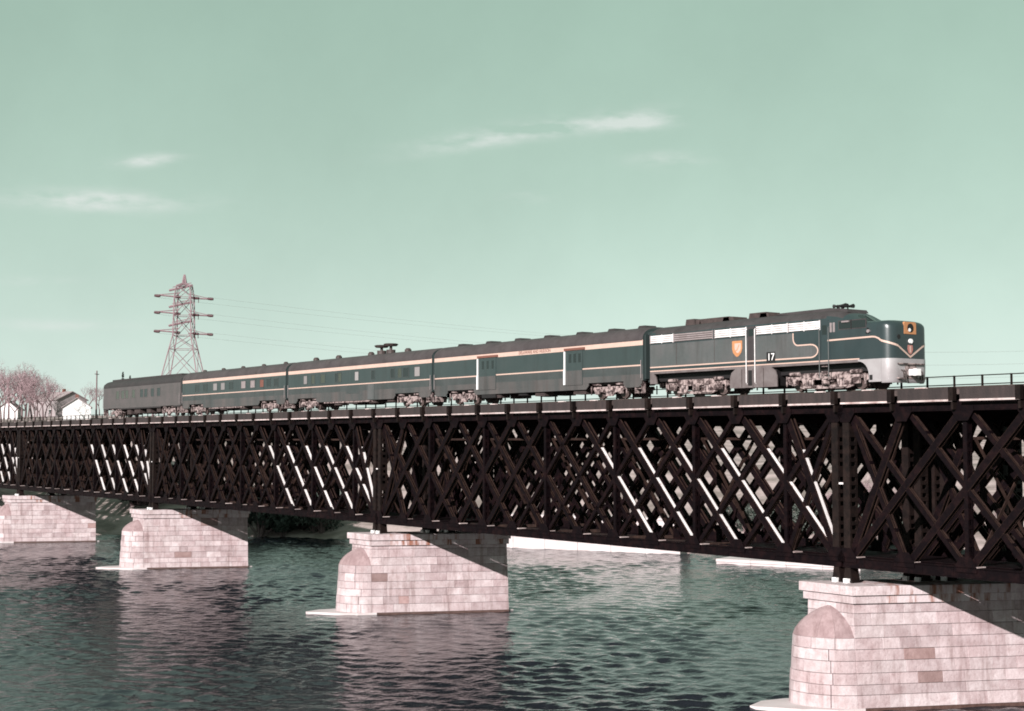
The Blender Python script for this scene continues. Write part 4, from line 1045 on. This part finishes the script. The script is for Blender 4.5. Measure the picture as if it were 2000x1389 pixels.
for x, top, z in ((239, 726, 360), (253, 733, 365), (232, 742, 372), (585, 712, 380)):
    p = at_depth(x, 800, z); g = gz(p.x, p.y); H = (at_depth(x, top, z).z - g)
    t = thing('conifer', 'dark narrow conifer rising just above the roof of the plain grey last car' if x < 400 else 'lone conifer tip above the roofs where the coach meets the sleeping car', 'tree', (p.x, p.y, g), 'conifers behind the train'); s = H/10
    put('trunk', CT[0], t, sc=(s*.7, s*.7, s)); put('crown', CT[1], t, sc=(s*.7, s*.7, s))
def bush_mesh(seed, mt):
    r = random.Random(seed); cr = MB(); tr = MB(); lob = [(Vector((r.uniform(-1, 1), r.uniform(-1, 1), r.uniform(.7, 2.0))), r.uniform(.5, .9)) for _ in range(9)]
    for c, rad in lob: tr.tube([(0,0,-.2), tuple(c*.5), tuple(c)], [.07, .05, .02], 5)
    for i in range(1300):
        c, rad = r.choice(lob); d_ = Vector((r.gauss(0,1), r.gauss(0,1), r.gauss(0,1))).normalized(); p = c + d_*rad*r.uniform(.55, 1.1)
        a = Vector((r.gauss(0,1), r.gauss(0,1), r.gauss(0,1))).normalized(); b2 = a.orthogonal().normalized(); s = r.uniform(.07, .17)
        cr.add([p-a*s, p+b2*s*.6, p+a*s, p-b2*s*.6], [(0,1,2,3)])
    return tr.mesh('stem', 'bark'), cr.mesh('foliage', mt)
BM = [bush_mesh(1, 'leaf'), bush_mesh(2, 'leaf'), bush_mesh(3, 'leaf_pale')]
def bush(x, y, s, k, label, grp):
    t = thing('bush', label, 'bush', (x, y, gz(x, y)), grp, rnd.uniform(0, 6.3))
    put('stem', BM[k][0], t, sc=(s, s, s)); put('foliage', BM[k][1], t, sc=(s, s, s))
for i in range(26):
    px_ = 495 + i*5.6 + rnd.uniform(-3, 3); p = on_Z(px_, 1047 + rnd.uniform(-9, -1), .4)
    pale = px_ > 600
    bush(p.x-1.5, p.y+1.5, rnd.uniform(1.1, 2.3), 2 if pale else rnd.choice((0, 1)), 'pale scrubby bush at the end of the dark thicket on the bank' if pale else 'dark leafy bush in the thicket on the bank under the spans', 'bushes on the far bank')
for i in range(12):
    px_ = 196 + i*6; p = on_Z(px_, 1036, .4)
    bush(p.x-9, p.y+8, rnd.uniform(1.8, 2.8), rnd.choice((0, 1)), 'dark bush above the grassy slope between the two far piers', 'bushes by the far piers')
for i in range(18):
    px_ = 1010 + i*40 + rnd.uniform(-18, 18); q = on_Z(px_, 1052, 4.5); d0 = rnd.uniform(0, 22)
    x_, y_ = q.x - d0*.45 - 1, q.y + d0*.9 + 4
    while gz(x_, y_) < 2.0: x_ -= 1.0; y_ += 2.0
    bush(x_, y_, rnd.uniform(.7, 1.7), 2 if rnd.random() < .6 else 0, 'low bush on the far bank, seen through the bridge lattice', 'bushes behind the bridge')

# ---- houses
def house(label, x, z, w, d, hw, hr, rz, mt, base=None):
    p = at_depth(x, 800, z); g = gz(p.x, p.y) if base is None else base
    t = thing('house', label, 'house', (p.x, p.y, g), 'houses on the shore', rz)
    mb = MB(); mb.add([(-w/2,-d/2,-1),(w/2,-d/2,-1),(w/2,d/2,-1),(-w/2,d/2,-1),(-w/2,-d/2,hw),(w/2,-d/2,hw),(w/2,d/2,hw),(-w/2,d/2,hw),(-w/2,0,hw+hr),(w/2,0,hw+hr)],
                      [(3,2,1,0),(0,1,5,4),(2,3,7,6),(1,2,6,9,5),(3,0,4,8,7),(4,5,9,8),(6,7,8,9)]); mb.build('wall', mt, t)
    mb = MB()
    for s in (-1, 1):
        e = Vector((0, s*(d/2+.35), hw-.35*hr/(d/2)))
        mb.add([(-w/2-.35, e.y, e.z+.04), (w/2+.35, e.y, e.z+.04), (w/2+.35, 0, hw+hr+.04), (-w/2-.35, 0, hw+hr+.04), (-w/2-.35, e.y, e.z+.22), (w/2+.35, e.y, e.z+.22), (w/2+.35, 0, hw+hr+.22), (-w/2-.35, 0, hw+hr+.22)],
               [(0,1,2,3),(4,5,6,7),(0,1,5,4),(1,2,6,5),(3,0,4,7)])
    rf = mb.build('roof', 'roof_house', t); MB().box(w*.2, w*.2+.7, -.35, .35, hw+hr-.6, hw+hr+.9).build('chimney', 'door_brown', rf)
    for x_ in (-w*.28, w*.28):
        o = MB().box(x_-.55, x_+.55, -d/2-.05, -d/2+.02, 1.0, 2.3).build('window', 'white', t); MB().box(x_-.45, x_+.45, -d/2-.06, -d/2, 1.1, 2.2).build('pane', 'glass', o)
    MB().box(-.5, .5, -d/2-.06, -d/2+.02, 0, 2.1).build('door', 'house_grey', t)
    return t
house('white gabled house standing clear of the trees by the tail of the train', 150, 325, 9, 6, 3.0, 2.0, R(-18), 'house_white')
house('long low grey building behind the white gabled house', 112, 365, 16, 8, 4.6, 2.0, R(8), 'house_grey')
house('small white cottage among the bare trees', 20, 326, 5, 4.5, 2.6, 1.8, R(-30), 'house_white')
# utility pole
p = at_depth(188, 800, 330); g = gz(p.x, p.y); H = at_depth(188, 724, 330).z - g
t = thing('utility_pole', 'wooden utility pole with one crossarm beside the white house', 'pole', (p.x, p.y, g))
MB().tube([(0,0,-.5), (0,0,H)], [.22, .15], 8).build('pole', 'bark', t); MB().beam((-.9, .8, H-.8), (.9, -.8, H-.8), .14, .14).build('crossarm', 'bark', t)

# ---- pylon and wires
pz = 350; pb = at_depth(357, 800, pz); pg = gz(pb.x, pb.y)
def zat(y, x=357): return at_depth(x, y, pz).z - pg
t = thing('power_pylon', 'tall lattice steel power pylon with three tiers of crossarms', 'pylon', (pb.x, pb.y, pg), rz=math.atan2(RV.y, RV.x))
mpp = pz/F                                   # metres per photo pixel there
lv = [(0, 6.0), (zat(745), 4.5), (zat(682), 2.9), (zat(655), 2.2), (zat(616), 2.1), (zat(580), 2.0), (zat(557), 1.6), (zat(552), .45), (zat(535), .10)]
for s in ((-1,-1), (1,-1), (1,1), (-1,1)):
    MB().tube([(s[0]*h, s[1]*h, z) for z, h in lv], [.15]*len(lv), 5).build('leg', 'pylon', t)
mb = MB()
zz = []
for (z0, h0), (z1, h1) in zip(lv[:-1], lv[1:]):
    k = max(1, round((z1-z0)/(h0+h1)/.8))
    for i in range(k):
        f0, f1 = i/k, (i+1)/k; zz.append((z0+(z1-z0)*f0, h0+(h1-h0)*f0, z0+(z1-z0)*f1, h0+(h1-h0)*f1))
cn = ((-1,-1), (1,-1), (1,1), (-1,1))
for (z0, h0, z1, h1) in zz:
    for j in range(4):
        a, c = cn[j], cn[(j+1)%4]
        mb.tube([(a[0]*h0, a[1]*h0, z0), (c[0]*h1, c[1]*h1, z1)], .085, 4, cap=False); mb.tube([(c[0]*h0, c[1]*h0, z0), (a[0]*h1, a[1]*h1, z1)], .07, 4, cap=False); mb.tube([(a[0]*h1, a[1]*h1, z1), (c[0]*h1, c[1]*h1, z1)], .07, 4, cap=False)
mb.build('bracing', 'pylon', t)
armends = []
for y in (580, 613, 650):
    z = zat(y); hw = 56*mpp
    a = MB(); sl_ = -.12
    for sd in (-.5, .5):
        a.tube([(-hw, 0, z-hw*sl_*.5+.25), (-1.2, sd, z+.15)], .17, 4); a.tube([(1.2, sd, z-.1), (hw, 0, z+hw*sl_*.5)], .17, 4)
        a.tube([(-hw, 0, z-hw*sl_*.5+.25), (-1.2, sd, z+1.1)], .07, 4); a.tube([(1.2, sd, z+.9), (hw, 0, z+hw*sl_*.5)], .07, 4)
    o = a.build('crossarm', 'pylon', t)
    b2 = MB(); hw2 = 4.2
    b2.tube([(-hw2, 2.2, zat(y-20)-.5), (0, .5, zat(y-20)+.2), (hw2*.55, -2, zat(y-20)+.3)], .30, 4); b2.tube([(-hw2*.8, 2.0, zat(y-20)+.3), (hw2*.5, -2, zat(y-20)+.9)], .10, 4); b2.build('back_arm', 'pylon', t)
    for q in (-.93, -.22, .42, .93):
        xx = q*hw; zc = z + (xx*sl_*.5 if q > 0 else xx*sl_*.5)
        i_ = MB(); i_.tube([(xx-.7, -.3, zc+.1), (xx, -.4, zc), (xx+.7, -.5, zc-.05)], [.30, .36, .30], 8); i_.build('insulator', 'insulator', t)
    i_ = MB(); i_.tube([(.36*hw, 0, z), (.36*hw, 0, z-1.3)], .10, 6); i_.tube([(.50*hw, 0, z), (.50*hw, 0, z-1.3)], .10, 6); i_.build('insulator', 'insulator', t)
    armends += [(.93*hw, z), (-.93*hw, z)]
rz = t.rotation_euler[2]
far_end = at_depth(2350, 690, 620)
for i, (xx, z) in enumerate(armends):
    a = Vector((pb.x + xx*math.cos(rz), pb.y + xx*math.sin(rz), pg + z)); b2 = far_end + Vector((0, (i % 2)*8, (2-i//2)*5.0 - 4))
    pts = []
    for k in range(41):
        s = k/40; q = a.lerp(b2, s); q.z -= 4*9*s*(1-s); pts.append(q)
    o = MB().tube(pts, .016, 4).build('power_line', 'wire')
    tag(o, 'thin power wire strung from the %s crossarm of the lattice pylon over the train' % ['top', 'middle', 'lowest'][i//2], 'wire', 'wires from the pylon')
